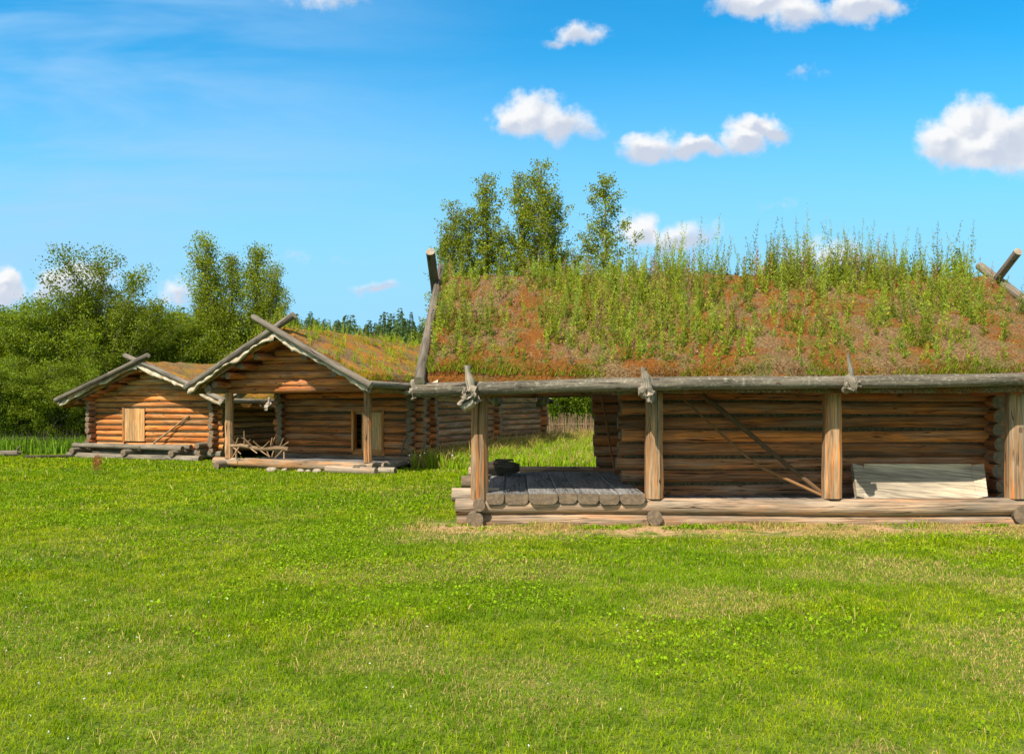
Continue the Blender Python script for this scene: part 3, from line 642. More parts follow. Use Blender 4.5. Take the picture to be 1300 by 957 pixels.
def weeds(name, fr, l0, l1, hs_, zr, ze, n, nd, dens, hfun, thick, seed, nl=70, rise=0.0, green=(.23, .32, .02)):
    """tall weeds + short dry tufts rooted in a turf roof"""
    l = rng.uniform(l0 + .1, l1 - .1, n); w_ = rng.uniform(-hs_ * .6, hs_ - .1, n); k = rng.uniform(size=n) < dens(l, w_); l, w_ = l[k], w_[k]; n = len(l)
    ht = hfun(l, w_) * (.35 + .95 * rng.uniform(0, 1, n) ** 1.7)
    zt = lambda l, w_: zr - (zr - ze) * np.abs(w_) / hs_ + thick * .75 + (fbm(l * .9 + seed, w_ * .9, 4) - .5) * .22 + rise * (l - l0) / (l1 - l0)
    P = np.c_[fr.o[0] + fr.al[0] * l + fr.ac[0] * w_, fr.o[1] + fr.al[1] * l + fr.ac[1] * w_, zt(l, w_)]
    T_ = np.c_[rng.normal(0, .13, (n, 2)), np.ones(n)]
    # stems
    Vs, Fs, Cs = [], [], []; off = 0
    s = np.c_[np.cos(l * 99), np.sin(l * 99), np.zeros(n)] * .0055
    V = np.stack([P - s, P + s, P + T_ * ht[:, None] * .97], 1).reshape(-1, 3); tri = np.arange(n * 3).reshape(-1, 3)
    pc = tint_(green, n, .40, .25) * np.array([1, .93, 1]); dryp = rng.uniform(size=n) < .13; pc[dryp] = (.34, .21, .09)
    # leaves along the stems, shorter towards the tip; small side shoots low down
    idx = rng.choice(n, n * nl, p=(ht + .08) / (ht + .08).sum()); N_ = len(idx); t = rng.uniform(.04, 1, N_) ** .95
    az = rng.uniform(0, 6.28, N_); out = np.c_[np.cos(az), np.sin(az), np.zeros(N_)]
    shoot = rng.uniform(size=N_) < .55; so_ = np.where(shoot, rng.uniform(.02, .20, N_) * (1 - t) ** .8, 0) * ht[idx]
    B = P[idx] + T_[idx] * (t * ht[idx])[:, None] + out * so_[:, None] * .55 + np.c_[np.zeros(N_), np.zeros(N_), so_ * .7]
    D = out * rng.uniform(.5, 1.1, (N_, 1)) + np.c_[np.zeros(N_), np.zeros(N_), rng.uniform(.1, 1.6, N_)]
    Ls = (.020 + .045 * (1 - t)) * rng.uniform(.6, 1.3, N_); lv, lf = leaves(B, D, Ls, Ls * rng.uniform(.25, .45, N_))
    lc = pc[idx] * rng.uniform(.65, 1.3, (N_, 1)) * (1 + .25 * t[:, None]) * (1 + np.array([-.12, 0, .5]) * (np.arange(n) % 3 == 0)[idx][:, None]); yel = (rng.uniform(size=N_) < .012 + .03 * (t > .8)); lc[yel] = (.55, .42, .05)
    allq = np.vstack([np.c_[tri, tri[:, 2] ], ])
    o = fastmesh(name, lv, lf, [WEED], col=np.clip(np.repeat(lc, 4, 0), 0, .8))
    me2 = fastmesh('weed_stems', V, tri, [WEED], col=np.clip(np.repeat(pc * [1.1, .95, .9], 3, 0), 0, .8)); 
    me2.name = 'stems'; me2.parent = o; me2['kind'] = 'stuff'
    # low dry grass and moss fronds
    l = rng.uniform(l0 + .08, l1 - .08, nd); w_ = rng.uniform(-hs_ * .3, hs_ - .04, nd)
    q = fbm(l * 1.4 + seed, w_ * 1.4 + 3, 4); H = rng.uniform(.03, .13, nd) * (.4 + 1.2 * q)
    edge = np.abs(w_) > hs_ - .28; grn = (q > .54) | (edge & (fbm(l * .6 + seed, w_ * 0, 2) > .48)); H[edge & grn] *= 1.5
    P = np.c_[fr.o[0] + fr.al[0] * l + fr.ac[0] * w_, fr.o[1] + fr.al[1] * l + fr.ac[1] * w_, zt(l, w_) - .03]
    V, Fc = blades(P, H, rng.uniform(.3, 1.3, nd), rng.uniform(.005, .012, nd))
    c = np.array([.34, .21, .09]) * rng.uniform(.25, 1.1, (nd, 1)); ms = fbm(l * 1.1 + 9, w_ * 1.1, 3) + rng.normal(0, .06, nd) > (.52 if hs_ > 2.9 and hs_ < 3 else .44); c[ms] = (np.array([.33, .135, .02]) if 2.9 < hs_ < 3 else np.array([.40, .17, .015])) * rng.uniform(.4, 1.2, (ms.sum(), 1))
    gg = grn & (rng.uniform(size=nd) < .8); c[gg] = tint_((.19, .27, .012), gg.sum(), .35, .1)
    t3 = fastmesh('dry_tufts', V, Fc, [GRASS], col=np.clip(np.repeat(c, 5, 0), 0, .8)); t3.parent = o; t3['kind'] = 'stuff'
    return o
def d1(l, w_):
    clump = sstep(.40, .58, fbm(l * .75 + 2, w_ * .9 + 6, 3))
    X = l - 1.3; mid = sstep(.0, 1.6, X) * sstep(7.9, 6.3, X) * .5
    ridge = sstep(1.3, .2, np.abs(w_)); low = sstep(2.9, 2.1, w_)
    left = sstep(.5, .1, l) * .5
    return np.clip(.08 + (.10 + clump) * (.40 + .55 * mid) * (.45 + .6 * low) + ridge * (.24 + .36 * sstep(.42, .60, fbm(l * 1.6 + 7, w_ * .7, 3))) * sstep(-.3, .8, X) + left + .35 * sstep(1.2, .2, X) * sstep(.8, 1.6, w_) * clump, 0, 1) * np.where(np.abs(w_) < 1.3, sstep(9.7, 9.1, l), sstep(10.3, 9.2, l))
def hf1(l, w_): return (.36 + .38 * fbm(l * 1.2, w_ * 2 + 9, 2)) * (1 + .75 * sstep(.8, 0, np.abs(w_)) * sstep(3.0, 4.2, l) * (rng.uniform(size=len(l)) < .5)) * (1 - .3 * sstep(.8, 0, np.abs(w_)) * sstep(3.6, 3, l)) * np.where(w_ > 2.3, .7, 1)
o = weeds('roof_weeds', A, 0, LEN, HS, ZR, ZE, 7000, 200000, d1, hf1, .16, 3.0, nl=80, green=(.20, .27, .028))
tag(o, 'tall green weeds and dry grass covering the turf roof of the long near house', 'weeds', kind='stuff')

# ---- things in and round the porch of the long house
t_ = empty('wooden_trough', (-.1, 15.4, .49), 'dark hollowed log trough on the porch floor behind the corner post', 'trough')
b = MB(); n_ = 15; s = np.linspace(-1, 1, n_); yb = 15.35
sc_ = np.sqrt(np.clip(1 - (np.abs(s) ** 5), .35, 1)); pth = np.c_[-.22 + s * .36, yb + 0 * s, .615 + 0 * s]
sec = np.array([[-.16, .10], [-.19, .10], [-.2, 0], [-.14, -.11], [.14, -.11], [.2, 0], [.19, .10], [.16, .10], [.11, -.04], [-.11, -.04]])[::-1]
b.sweep(sec, pth, scale=sc_, tone=.3, rough=.02, smooth=False); b.build('trough_body', [W_DARK, END], t_)
b = MB()
for k in range(2): b.sweep(rect(.10, .03), [(-.36 + .05 * k, yb - .05 + k * .07, .73 + .03 * k), (.02 - .02 * k, yb + .02 * k, .755 - .0 * k)], tone=.5, smooth=False)
o = b.build('board_scraps', [W_DARK, END]); tag(o, 'broken dark boards lying across the top of the hollow log trough', 'boards')
# pale leaning panel
def P3(x_, y_, Y): return np.array([px(x_, Y), Y, CH - (y_ - HY) / F * Y])
tr = empty('wooden_tray', (6.6, 13.0, .3), 'pale bleached wooden tray with raised ends leaning under the right of the porch', 'tray')
BL, BR, TL, TR_ = P3(1086, 633, 12.86), P3(1251, 633, 12.86), P3(1080, 592, 13.22), P3(1246, 592, 13.22)
nn = nrm(np.cross(BR - BL, TL - BL)); nn = nn if nn[1] < 0 else -nn
wv = nrm(BR - BL); hv = nrm(TL - BL)
def slab(mb, pts, lo, hi, tone):
    """flat polygon given thickness along nn; grain runs along the board"""
    P = np.array(pts); k = len(P); V = np.vstack([P + nn * lo, P + nn * (np.array(hi)[:, None] if np.ndim(hi) else hi)])
    UV = np.c_[(V - BL) @ wv + 3, (V - BL) @ hv + 1 + ((V - BL) @ nn)]
    j = np.arange(k); q = np.stack([j, (j + 1) % k, (j + 1) % k + k, j + k], -1)
    mb.add(V, UV, (tone, .55, 0), q=np.vstack([q, [[0, 3, 2, 1]], [[4, 5, 6, 7]]]), smooth=False)
b = MB(); slab(b, [BL, BR, TR_, TL], -.02, .015, .2); b.build('tray_bottom', [W_PALE, ENDP], tr)
for e0, e1, d in ((BL, TL, wv), (TR_, BR, -wv)):
    b = MB(); q = [e0, e0 + d * .13, e1 + d * .19, e1] if d is wv else [e0, e0 + d * .19, e1 + d * .13, e1]
    slab(b, q, .012, [.085, .022, .022, .085], .2); b.build('tray_end', [W_PALE, ENDP], tr)
b = MB(); slab(b, [TL + wv * .19 - hv * .05, TR_ - wv * .19 - hv * .05, TR_ - wv * .19, TL + wv * .19], .012, [.022, .022, .07, .07], .25); b.build('tray_rim', [W_PALE, ENDP], tr)
# leaning poles
def pole(name, pts, r0, r1, label, cat, tone=.4, W=W_STICK, twist=.0, group=None, m=9):
    b = MB(); pts = np.array(pts); n_ = 22; t = np.linspace(0, 1, n_); ii = np.linspace(0, 1, len(pts)); p = np.stack([np.interp(t, ii, pts[:, j]) for j in range(3)], -1)
    for _ in range(3): p[1:-1] = (p[:-2] + 2 * p[1:-1] + p[2:]) / 4
    p[:, 0] += np.sin(t * 9 + r0 * 99) * .008; p[:, 2] += np.cos(t * 7) * .006
    b.sweep(circ(1, m), p, up=(0, 1, .01), scale=r0 + (r1 - r0) * t, tone=tone, rough=.002)
    o = b.build(name, [W, ENDP], loc=tuple(pts[0])); return tag(o, label, cat, group)
pole('leaning_pole', [P3(1042, 629, 12.78), P3(960, 590, 13.15), P3(900, 537, 13.35), P3(862, 501, 13.45)], .026, .016, 'thinner crooked pole leaning on the porch wall, the lower left of the pair', 'pole', .7, W_POLE)
pole('leaning_pole', [P3(1046, 628, 12.84), P3(975, 570, 13.25), P3(925, 528, 13.38), P3(890, 500, 13.45)], .034, .045, 'thicker dark pole leaning on the porch wall above the thin crooked one', 'pole', .3, W_POLE)
pole('leaning_pole', [P3(781, 601, 16.2), P3(772, 550, 16.7), P3(764, 503, 17.1)], .02, .018, 'slim dark pole leaning on the far log ends left of the porch wall', 'pole', .2, W_WALL)

# ================= middle house
B = Frame(-5.84, 22.64, (.375, .927))
h2 = empty('log_house', (-4.9, 24.9, 0), 'middle log house with crossed gable poles, open front porch and half-open door', 'log house', 'turf roofed log houses')
L0 = -.9; L1 = 13.4; HS2 = 2.85; ZR2 = 3.66; ZE2 = 2.24
roof(h2, B, L0, L1, HS2, ZR2, ZE2, .17, .11, 11.0, .085, crossed=.62, eaveR=.095, purl=5, rise=.15, eave_ext=(.0, .1), bdepth=.2, barge_tone=.05, eave=((.03, .12), (.0, .1)), front=1)
post(h2, B, 0, 2.25, .28, 2.12, .10, tone=.45, W=W_POST); post(h2, B, 0, -2.25, .28, 2.12, .105, tone=.3, W=W_POST)
b = MB(); b.log(B(0, -2.75, 2.2), B(0, 2.3, 2.2), .10, tone=.45); gable(b, B, 0, 2.2, 2.38, ZR2, ZE2, HS2, .205, .35); b.build('gable_wall', [W_WALL, END], h2)
for s in (-1, 1):
    b = MB(); b.log(B(-.75 if s < 0 else -.3, s * 2.35, 2.2), B(L1 - .3, s * 2.35, 2.3), .12, tone=.25); b.build('wall_plate', [W_GREY, END], h2)
# stub beams carrying the gable overhang, each a step lower
for j, (ww, zz) in enumerate(((-.75, 3.05), (-1.25, 2.80), (-1.7, 2.57), (-2.15, 2.34), (.8, 3.02), (1.7, 2.56))):
    b = MB(); b.log(B(-.72, ww, zz), B(.5, ww, zz), .085, tone=.35, taper=.2); b.build('bracket_beam', [W_WALL, END], h2)
b = MB(); wall(b, B, (2.5, -2.25), (2.5, 2.25), .215, 11, .205, .36, ext=.33, openings=((2.46, 3.54, .46, 1.55),)); b.build('front_wall', [W_WALL, END], h2)
b = MB(); wall(b, B, (13, -2.25), (13, 2.25), .42, 10, .205, .3, ext=.3); gable(b, B, 13, 2.2, 2.45, ZR2, ZE2, HS2, .205, .35); b.build('back_wall', [W_WALL, END], h2)
for s in (-1, 1):
    b = MB(); wall(b, B, (2.5, s * 2.25), (13, s * 2.25), .32, 10, .205, -.05, ext=.3); b.build('side_wall', [W_WALL, END], h2)
b = MB()
for l in (3.4, 8.2): wall(b, B, (l, -2.1), (l, 2.1), .42, 9, .205, .3, ext=.42)
b.build('partition_wall', [W_WALL, END], h2)
# door on the front wall
dr = MB(); dl = 2.5
xw = lambda s: -2.25 + s
for s_ in (2.49, 3.52): dr.sweep(rect(.08, .2), [B(dl - .02, xw(s_), .42), B(dl - .02, xw(s_), 1.62)], up=vec(B, -1, 0, 0), tone=.5, smooth=False)
dr.sweep(rect(.09, .2), [B(dl - .025, xw(2.44), 1.60), B(dl - .025, xw(3.57), 1.60)], tone=.45, smooth=False)
dr.sweep(rect(.14, .2), [B(dl, xw(2.45), .38), B(dl, xw(3.56), .38)], tone=.4, smooth=False)
df = dr.build('door', [W_OR, END], h2)
q = MB()
for k in range(3):
    s0 = 2.93 + k * .228; q.sweep(rect(.223, .035), [B(dl - .1, xw(s0), .46), B(dl - .1, xw(s0), 1.55)], up=vec(B, -1, 0, 0), tone=.3, smooth=False)
lf = q.build('door_leaf', [W_BOARD, END], df)
b = MB(); b.log(B(0, -2.75, .17), B(0, 2.45, .15), .125, tone=.75, m=16); b.build('sill_log', [W_GREY, END], h2)
b = MB(); b.log(B(.45, -2.3, .16), B(.45, 2.5, .16), .10, tone=.2); b.log(B(2.2, -2.3, .2), B(2.2, 2.5, .2), .12, tone=.5); b.build('sill_log', [W_GREY, END], h2)
b = MB()
for k in range(18): b.sweep(rect(.23, .05), [B(.5, -2.15 + k * .25, .2), B(2.35, -2.15 + k * .25, .2)], tone=.1, smooth=False, step=1)
b.build('porch_floor', [W_PLANK, END], h2)
for ww, rr_ in ((2.2, .115), (-2.3, .1)):
    b = MB(); b.log(B(-.47, ww, .11), B(2.2, ww, .14), rr_, tone=.1); b.build('cross_log', [W_GREY, END], h2)
for l, s, z_, sd in ((.9, 1, ZE2 + .05, 31), (7.0, 1, ZE2 + .08, 35), (1.2, -1, ZE2, 44), (5.2, -1, ZE2, 46)):
    b = MB(); hook(b, B, l, s * (HS2 + .02), z_, s, 1.1, sd, .10, .05, 4); b.build('eave_hook', [W_ROOT, ENDP], h2)
o = weeds('roof_weeds', B, L0, L1, HS2, ZR2, ZE2, 3000, 90000, lambda l, w_: np.clip(.12 + .75 * sstep(.42, .6, fbm(l * .6 + 4, w_ * .8, 3)), 0, 1) * (l < 11), lambda l, w_: .30 + .2 * fbm(l, w_, 2), .17, 11.0, nl=45, rise=.15)
tag(o, 'green weeds and dry tufts covering the turf roof of the middle house', 'weeds', kind='stuff')

def logthing(name, a, b_, r, W, label, cat, tone=.2, em=END, group=None, m=14):
    q = MB(); q.log(a, b_, r, tone=tone, m=m); o = q.build(name, [W, em], loc=tuple(np.array(a))); return tag(o, label, cat, group)
logthing('short_log', B(-.38, 1.25, .09), B(-.42, 2.75, .09), .10, W_SILL, 'short split log lying before the right end of the middle house sill', 'log', .1, ENDP)
logthing('short_log', B(-.1, 2.65, .10), B(-.12, 3.15, .10), .09, W_GREY, 'stubby grey log end poking out beside the right porch post of the middle house', 'log', .1)
# spiked branch rack between the left post and the cabin
b = MB(); n_ = 14; t = np.linspace(0, 1, n_)
r0 = P3(294, 566, 23.3); r1 = P3(366, 571, 23.0); pth = r0 + (r1 - r0) * t[:, None]; pth[:, 2] += .03 * np.sin(t * 9)
b.sweep(circ(1, 9), pth, up=(0, 0, 1), scale=.05 + .02 * t, tone=.3, rough=.01)
for k in range(19):
    c = pth[int((k + .5) / 19 * (n_ - 1))] + (0, 0, 0); a_ = rng.uniform(-.9, .9) + (0 if k % 3 else 3.0); q = rng.uniform(.22, .42)
    d = np.array([math.sin(a_), rng.uniform(-.6, .2), math.cos(a_)]); pp = c + d * np.linspace(-.05, q, 5)[:, None] + np.array([rng.normal(0, .04), 0, 0]) * np.linspace(0, 1, 5)[:, None] ** 2
    b.sweep(circ(1, 7), pp, up=(.2, .9, .1), scale=np.linspace(.028, .014, 5), tone=.4, rough=.003)
for X in (.08, .93):
    c = r0 + (r1 - r0) * X; b.sweep(circ(.03, 7), [c, (c[0], c[1], .3)], up=(0, 1, 0), tone=.3)
o = b.build('spiked_branch', [W_STICK, ENDP], loc=tuple(r0)); tag(o, 'bare trunk bristling with cut branch stubs in the middle house porch', 'branch rack')
pole('leaning_pole', [B(2.2, 1.95, .35), B(2.3, 2.12, .9), B(2.36, 2.2, 1.25)], .022, .018, 'short grey pole leaning at the cabin corner right of the door', 'pole', .1, W_GREY)

def stone(x_, Y, sx, sy, sz, label, sd, z=None, cat='stone', group=None):
    r_ = np.random.default_rng(sd); n_, m_ = 12, 16; th = np.linspace(0, np.pi, n_)[:, None]; ph = np.linspace(0, 2 * np.pi, m_, endpoint=False)[None]
    d = np.stack([np.sin(th) * np.cos(ph), np.sin(th) * np.sin(ph), np.cos(th) + 0 * ph], -1); k = np.ones(d.shape[:2])
    for _ in range(7): v_ = nrm(r_.normal(size=3)); k -= .16 * np.clip((d @ v_) - .55, 0, 1) * 2
    P = d * k[..., None] * [sx, sy, sz]; i = np.arange(n_ - 1)[:, None] * m_; j = np.arange(m_)[None]
    Fc = np.stack([i + j, i + m_ + j, i + m_ + (j + 1) % m_, i + (j + 1) % m_], -1).reshape(-1, 4)
    X = px(x_, Y); zz = (float(gz_(X, Y)) + sz * .55) if z is None else z
    o = fastmesh('stone', P.reshape(-1, 3) + [X, Y, zz], Fc, [STONE], smooth=True, loc=(X, Y, zz)); return tag(o, label, cat, group)
for x_, Y, s, lb in ((345, 22.1, .12, 'largest pale stone before the middle house sill, leftmost of the row'), (361.5, 22.2, .085, 'small pale stone second from the left before the middle house sill'),
                     (382, 21.9, .09, 'rounded stone left of the touching pair before the middle house sill'), (391, 22.0, .07, 'smallest stone in the middle of the three near the split log'), (402.5, 21.8, .10, 'flat pale stone nearest the split log before the middle house')):
    stone(x_, Y, s * 1.25, s, s * .8, lb, int(x_), group='stones before the middle house')
stone(549, 24.0, .26, .22, .2, 'squared foundation stone under the right corner of the middle house', 77)
stone(686, 33.6, .3, .25, .16, 'flat foundation stone under the far corner of the middle house', 78)

# ================= left house
C = Frame(-11.9, 27.95, (.375, .927))
h3 = empty('log_house', (-11.2, 28.5, 0), 'leftmost small log house with orange sunlit wall, log bench and shuttered hatch', 'log house', 'turf roofed log houses')
HS3 = 3.45; ZR3 = 3.10; ZE3 = 1.88
roof(h3, C, -.75, 8.2, HS3, ZR3, ZE3, .12, .12, 23.0, .085, crossed=.55, eaveR=.085, purl=5, bdepth=.17, barge_tone=.05)
b = MB(); wall(b, C, (0, -2.7), (0, 2.6), .42, 9, .195, .62, ext=.3, tvar=.15, openings=((1.38, 2.34, .58, 1.58),)); gable(b, C, 0, 2.6, 2.17, ZR3, ZE3, HS3, .195, .35); b.build('front_wall', [W_OR, END], h3)
b = MB(); wall(b, C, (7.6, -2.7), (7.6, 2.6), .42, 9, .195, .3, ext=.3); gable(b, C, 7.6, 2.6, 2.17, ZR3, ZE3, HS3, .195, .35); b.build('back_wall', [W_WALL, END], h3)
for s in (-2.7, 2.6):
    b = MB(); wall(b, C, (0, s), (7.6, s), .32, 9, .195, -.1, ext=.33); b.build('side_wall', [W_WALL, END], h3)
for j, (ww, zz) in enumerate(((-.8, 2.68), (-1.4, 2.45), (-2.0, 2.24), (-2.6, 2.02), (-3.0, 1.9), (1.0, 2.6), (2.0, 2.26), (2.8, 1.98))):
    b = MB(); b.log(C(-.62, ww, zz), C(.5, ww, zz), .08, tone=.3, taper=.2); b.build('bracket_beam', [W_WALL, END], h3)
q = MB()
q.sweep(rect(.10, .16), [C(-.06, -1.29, .5), C(-.06, -1.29, 1.68)], up=vec(C, -1, 0, 0), tone=.6, smooth=False); 
hf = q.build('hatch', [W_OR, END], h3)
q = MB()
for k in range(4): q.sweep(rect(.213, .035), [C(-.10, -1.13 + k * .218, .56 ), C(-.10, -1.13 + k * .218, 1.66 - .01 * (k % 2))], up=vec(C, -1, 0, 0), tone=.45, smooth=False)
q.build('hatch_boards', [W_BOARD, END], hf)
b = MB(); b.log(C(-.62, -3.0, .41), C(-.62, 1.75, .385), .088, tone=.1, m=14); b.log(C(-.3, -3.0, .40), C(-.3, 1.8, .40), .085, tone=.1); b.build('bench_log', [W_EAVE, END], h3)
b = MB(); b.log(C(-.75, -3.1, .06), C(-.75, 2.6, .06), .12, tone=.1, m=14); b.log(C(-.1, -2.9, .2), C(-.1, 2.9, .2), .12, tone=.2); b.build('sill_log', [W_EAVE, END], h3)
for ww in (-2.75, -.45, 1.55):
    b = MB(); b.log(C(-.92, ww, .23), C(.2, ww, .24), .105, tone=0); b.build('cross_log', [W_GREY, END], h3)
b = MB()
for k in range(3): b.log(C(-.55 + .08 * rng.uniform(), 2.25, .12 + k * .0 + .19 * k), C(.3, 2.25 + .05 * (k % 2), .12 + .19 * k), .095, tone=.2)
b.build('cross_log', [W_GREY, END], h3)
for l, s in ((1.2, 1), (4.2, 1), (1.0, -1), (4.0, -1)):
    b = MB(); hook(b, C, l, s * (HS3 + .02), ZE3, s, 1.0, int(l * 9), .12, 0, 3); b.build('eave_hook', [W_ROOT, ENDP], h3)
pole('leaning_stick', [C(-.28, -.05 + .25, .5), C(-.17, .85, .98), C(-.12, 1.55, 1.42)], .035, .022, 'forked pale stick leaning on the sunlit wall of the leftmost house', 'stick', .4)
o = weeds('roof_moss', C, -.7, 8.2, HS3, ZR3, ZE3, 200, 30000, lambda l, w_: .3 + 0 * l, lambda l, w_: .15 + 0 * l, .12, 23.0, nl=25)
tag(o, 'low moss and short tufts on the turf roof of the leftmost house', 'moss', kind='stuff')

# broken log far left
b = MB(); b.log(P3(-60, 576, 29.5), P3(24, 575, 29.0), .10, tone=.1)
c = P3(20, 574, 29.0)
for k in range(5):
    d = np.array([rng.uniform(.2, 1), -.2, rng.uniform(-.3, .8)]); b.sweep(circ(1, 7), c + d * np.linspace(0, .3, 4)[:, None], up=(.1, .9, .2), scale=np.linspace(.04, .015, 4), tone=.2)
for xx in (-50, -10): 
    q = P3(xx, 576, 29.4); b.sweep(circ(.05, 8), [q, (q[0], q[1], 0)], up=(0, 1, 0))
o = b.build('fallen_log', [W_GREY, ENDP], loc=tuple(c)); tag(o, 'grey splintered log propped low at the far left edge', 'log')
logthing('lying_log', P3(30, 586, 28.0) * [1, 1, 0] + [0, 0, .06], P3(96, 586, 28.2) * [1, 1, 0] + [0, 0, .06], .045, W_DARK, 'thin brown log lying in the grass left of the leftmost house', 'log', .3)

# fences of thin upright sticks
def stick_fence(name, p0, p1, n, h, label, W=W_STICK, col_tone=.1):
    b = MB()
    for k in range(n):
        f = k / (n - 1); c = np.array(p0) * (1 - f) + np.array(p1) * f; c = c + rng.normal(0, .04, 3) * [1, 1, 0]; hh = h * rng.uniform(.6, 1.2)
        b.sweep(circ(1, 5), [(c[0], c[1], -.02), (c[0] + rng.normal(0, .05), c[1], hh)], up=(0, 1, 0), scale=[.017, .008], tone=col_tone, step=9)
    for z_ in (h * .35, h * .7): b.sweep(circ(.009, 6), [(p0[0], p0[1] - .03, z_), (p1[0], p1[1] - .03, z_ * 1.05)], tone=.1, step=.8)
    o = b.build(name, [W, END], loc=(p0[0], p0[1], 0)); tag(o, label, 'fence'); return o
stick_fence('stick_fence', (px(-40, 31), 31.3, 0), (px(112, 31), 31.0, 0), 120, .75, 'thin stick fence before the trees left of the leftmost house', W_DARK)
stick_fence('stick_fence', (px(672, 41), 41.2, 0), (px(790, 41), 40.4, 0), 420, 1.2, 'dry brushwood fence seen through the porch of the long house')
def dock():
    b = [];
    for k in range(6):
        c = np.array([px(119 + k * 1.6, 21.0 + .2 * (k % 3)), 21.0 + .2 * (k % 3), 0]); n = 120; t = rng.uniform(0, 1, n); hgt = rng.uniform(.3, .55)
        P = c + np.c_[rng.normal(0, .02, (n, 2)), t * hgt]; D = rng.normal(size=(n, 3)) + [0, 0, .6]; b.append((P, D))
    P = np.vstack([q[0] for q in b]); D = np.vstack([q[1] for q in b]); Ls = rng.uniform(.02, .05, len(P)) * np.where(P[:, 2] > .25, 1, .6)
    V, Fc = leaves(P, D, Ls, Ls * .7); c = np.tile((.33, .15, .06), (len(P), 1)) * rng.uniform(.6, 1.2, (len(P), 1)); lo = P[:, 2] < .12; c[lo] = (.10, .2, .02)
    return fastmesh('dock_weed', V, Fc, [WEED], col=np.repeat(c, 4, 0), loc=(px(122, 21), 21, 0))
tag(dock(), 'clump of rusty brown dock stalks standing in the lawn at left', 'plant')

# ------------------------------------------------------------ trees
def bez_tube(acc, p, r, m=5):
    p = np.asarray(p); k = len(p); tg = nrm(np.gradient(p, axis=0)); up = np.array([.31, .17, .93]) if abs(tg[0][2]) < .9 else np.array([1, .1, 0])
    s = nrm(np.cross(tg, up)); u_ = np.cross(s, tg); a = np.linspace(0, 6.283, m, endpoint=False)
    P = p[:, None] + s[:, None] * (np.cos(a)[None, :, None] * r[:, None, None]) + u_[:, None] * (np.sin(a)[None, :, None] * r[:, None, None])
    i = np.arange(k - 1)[:, None] * m; j = np.arange(m)[None]; q = np.stack([i + j, i + (j + 1) % m, i + m + (j + 1) % m, i + m + j], -1).reshape(-1, 4)
    acc.append((P.reshape(-1, 3), q))
def make_tree(name, label, cat, H, Rr, prof, nb, nleaf, ls, colr, sd, h0=.12, rise=.6, stems=1, sig=.2, group=None, spread=0.0, curve=.25):
    """trunk(s) -> limbs -> twigs with leaves hung round the twigs"""
    g_ = np.random.default_rng(sd); acc = []; C_ = []; Wt = []
    for st in range(stems):
        a0 = g_.uniform(0, 6.28); sp = spread * g_.uniform(.5, 1); hs_ = H * (1 if st == 0 else g_.uniform(.72, .95)); t = np.linspace(0, 1, 9)
        tr_ = np.c_[np.cos(a0) * sp * t ** 1.2 + .12 * np.sin(t * 5 + a0) * t, np.sin(a0) * sp * t ** 1.2 + .12 * np.cos(t * 4) * t, t * hs_]
        bez_tube(acc, tr_, (H * .011 + .02) * (1 - .88 * t) * (1 if stems == 1 else .75), 7)
        for k in range(nb // stems):
            f = h0 + (1 - h0) * ((k + g_.uniform(0, 1)) / (nb // stems)); f = min(f, .985); Lb = Rr * prof(f) * g_.uniform(.55, 1.2) / (1 if stems == 1 else 1.25) + .12
            b0 = np.array([np.interp(f, t, tr_[:, j]) for j in range(3)]); az = g_.uniform(0, 6.28); el = rise * g_.uniform(.5, 1.5)
            d = np.array([math.cos(az), math.sin(az), math.tan(min(el, 1.3))]); d /= np.linalg.norm(d); q = np.linspace(0, 1, 6)[:, None]
            bp = b0 + d * Lb * q + np.array([0, 0, curve * Lb]) * q ** 2 + g_.normal(size=3) * .08 * Lb * q ** 2
            bez_tube(acc, bp, np.linspace(.012 + .010 * Lb, .004, 6), 4)
            nt = max(2, int(Lb * 5))
            for _ in range(nt):
                s_ = g_.uniform(.2, 1); c = np.array([np.interp(s_, q[:, 0], bp[:, j]) for j in range(3)]); dv = nrm(g_.normal(size=3) + d * .6 + [0, 0, .3]); Lt = g_.uniform(.1, .34) * Lb ** .5
                C_.append(np.r_[c, dv * Lt]); Wt.append(Lt + .15)
    C_ = np.array(C_); Wt = np.array(Wt) * g_.uniform(.5, 1.5, len(C_)); idx = g_.choice(len(C_), nleaf, p=Wt / Wt.sum())
    P = C_[idx, :3] + C_[idx, 3:] * g_.uniform(0, 1.25, (nleaf, 1)) + np.clip(g_.normal(0, sig, (nleaf, 3)), -1.7 * sig, 1.7 * sig) * np.array([1, 1, .8]); P[:, 2] = np.maximum(P[:, 2], .05)
    D = g_.normal(size=(nleaf, 3)) + [0, 0, -.35]; Ls = ls * g_.uniform(.6, 1.35, nleaf); V, Fc = leaves(P, D, Ls, Ls * .72)
    cc = np.asarray(colr) * g_.uniform(.72, 1.35, (nleaf, 1)); cl_ = g_.uniform(.68, 1.3, len(C_))[idx][:, None]; cc = cc * cl_; cc[:, 0] += g_.uniform(0, .03, nleaf)
    root = empty(name, (0, 0, 0), label, cat, group)
    TV, TF, off = [], [], 0
    for v_, q in acc: TV.append(v_); TF.append(q + off); off += len(v_)
    a = fastmesh('trunk', np.vstack(TV), np.vstack(TF), [TBARK], root, smooth=True)
    b = fastmesh('crown', V, Fc, [LEAF], root, col=np.clip(np.repeat(cc, 4, 0), .003, .8))
    return root
def place(root, x, y, rz=0, s=1, sz=None): root.location = (x, y, float(gz_(x, y)) - .03); root.rotation_euler = (0, 0, rz); root.scale = (s, s, sz or s); return root
def copy_tree(root, label, group=None):
    c = root.copy(); COL.objects.link(c); c['label'] = label
    if group: c['group'] = group
    elif 'group' in c: del c['group']
    for ch in list(root.children):
        d = ch.copy(); COL.objects.link(d); d.parent = c
    return c
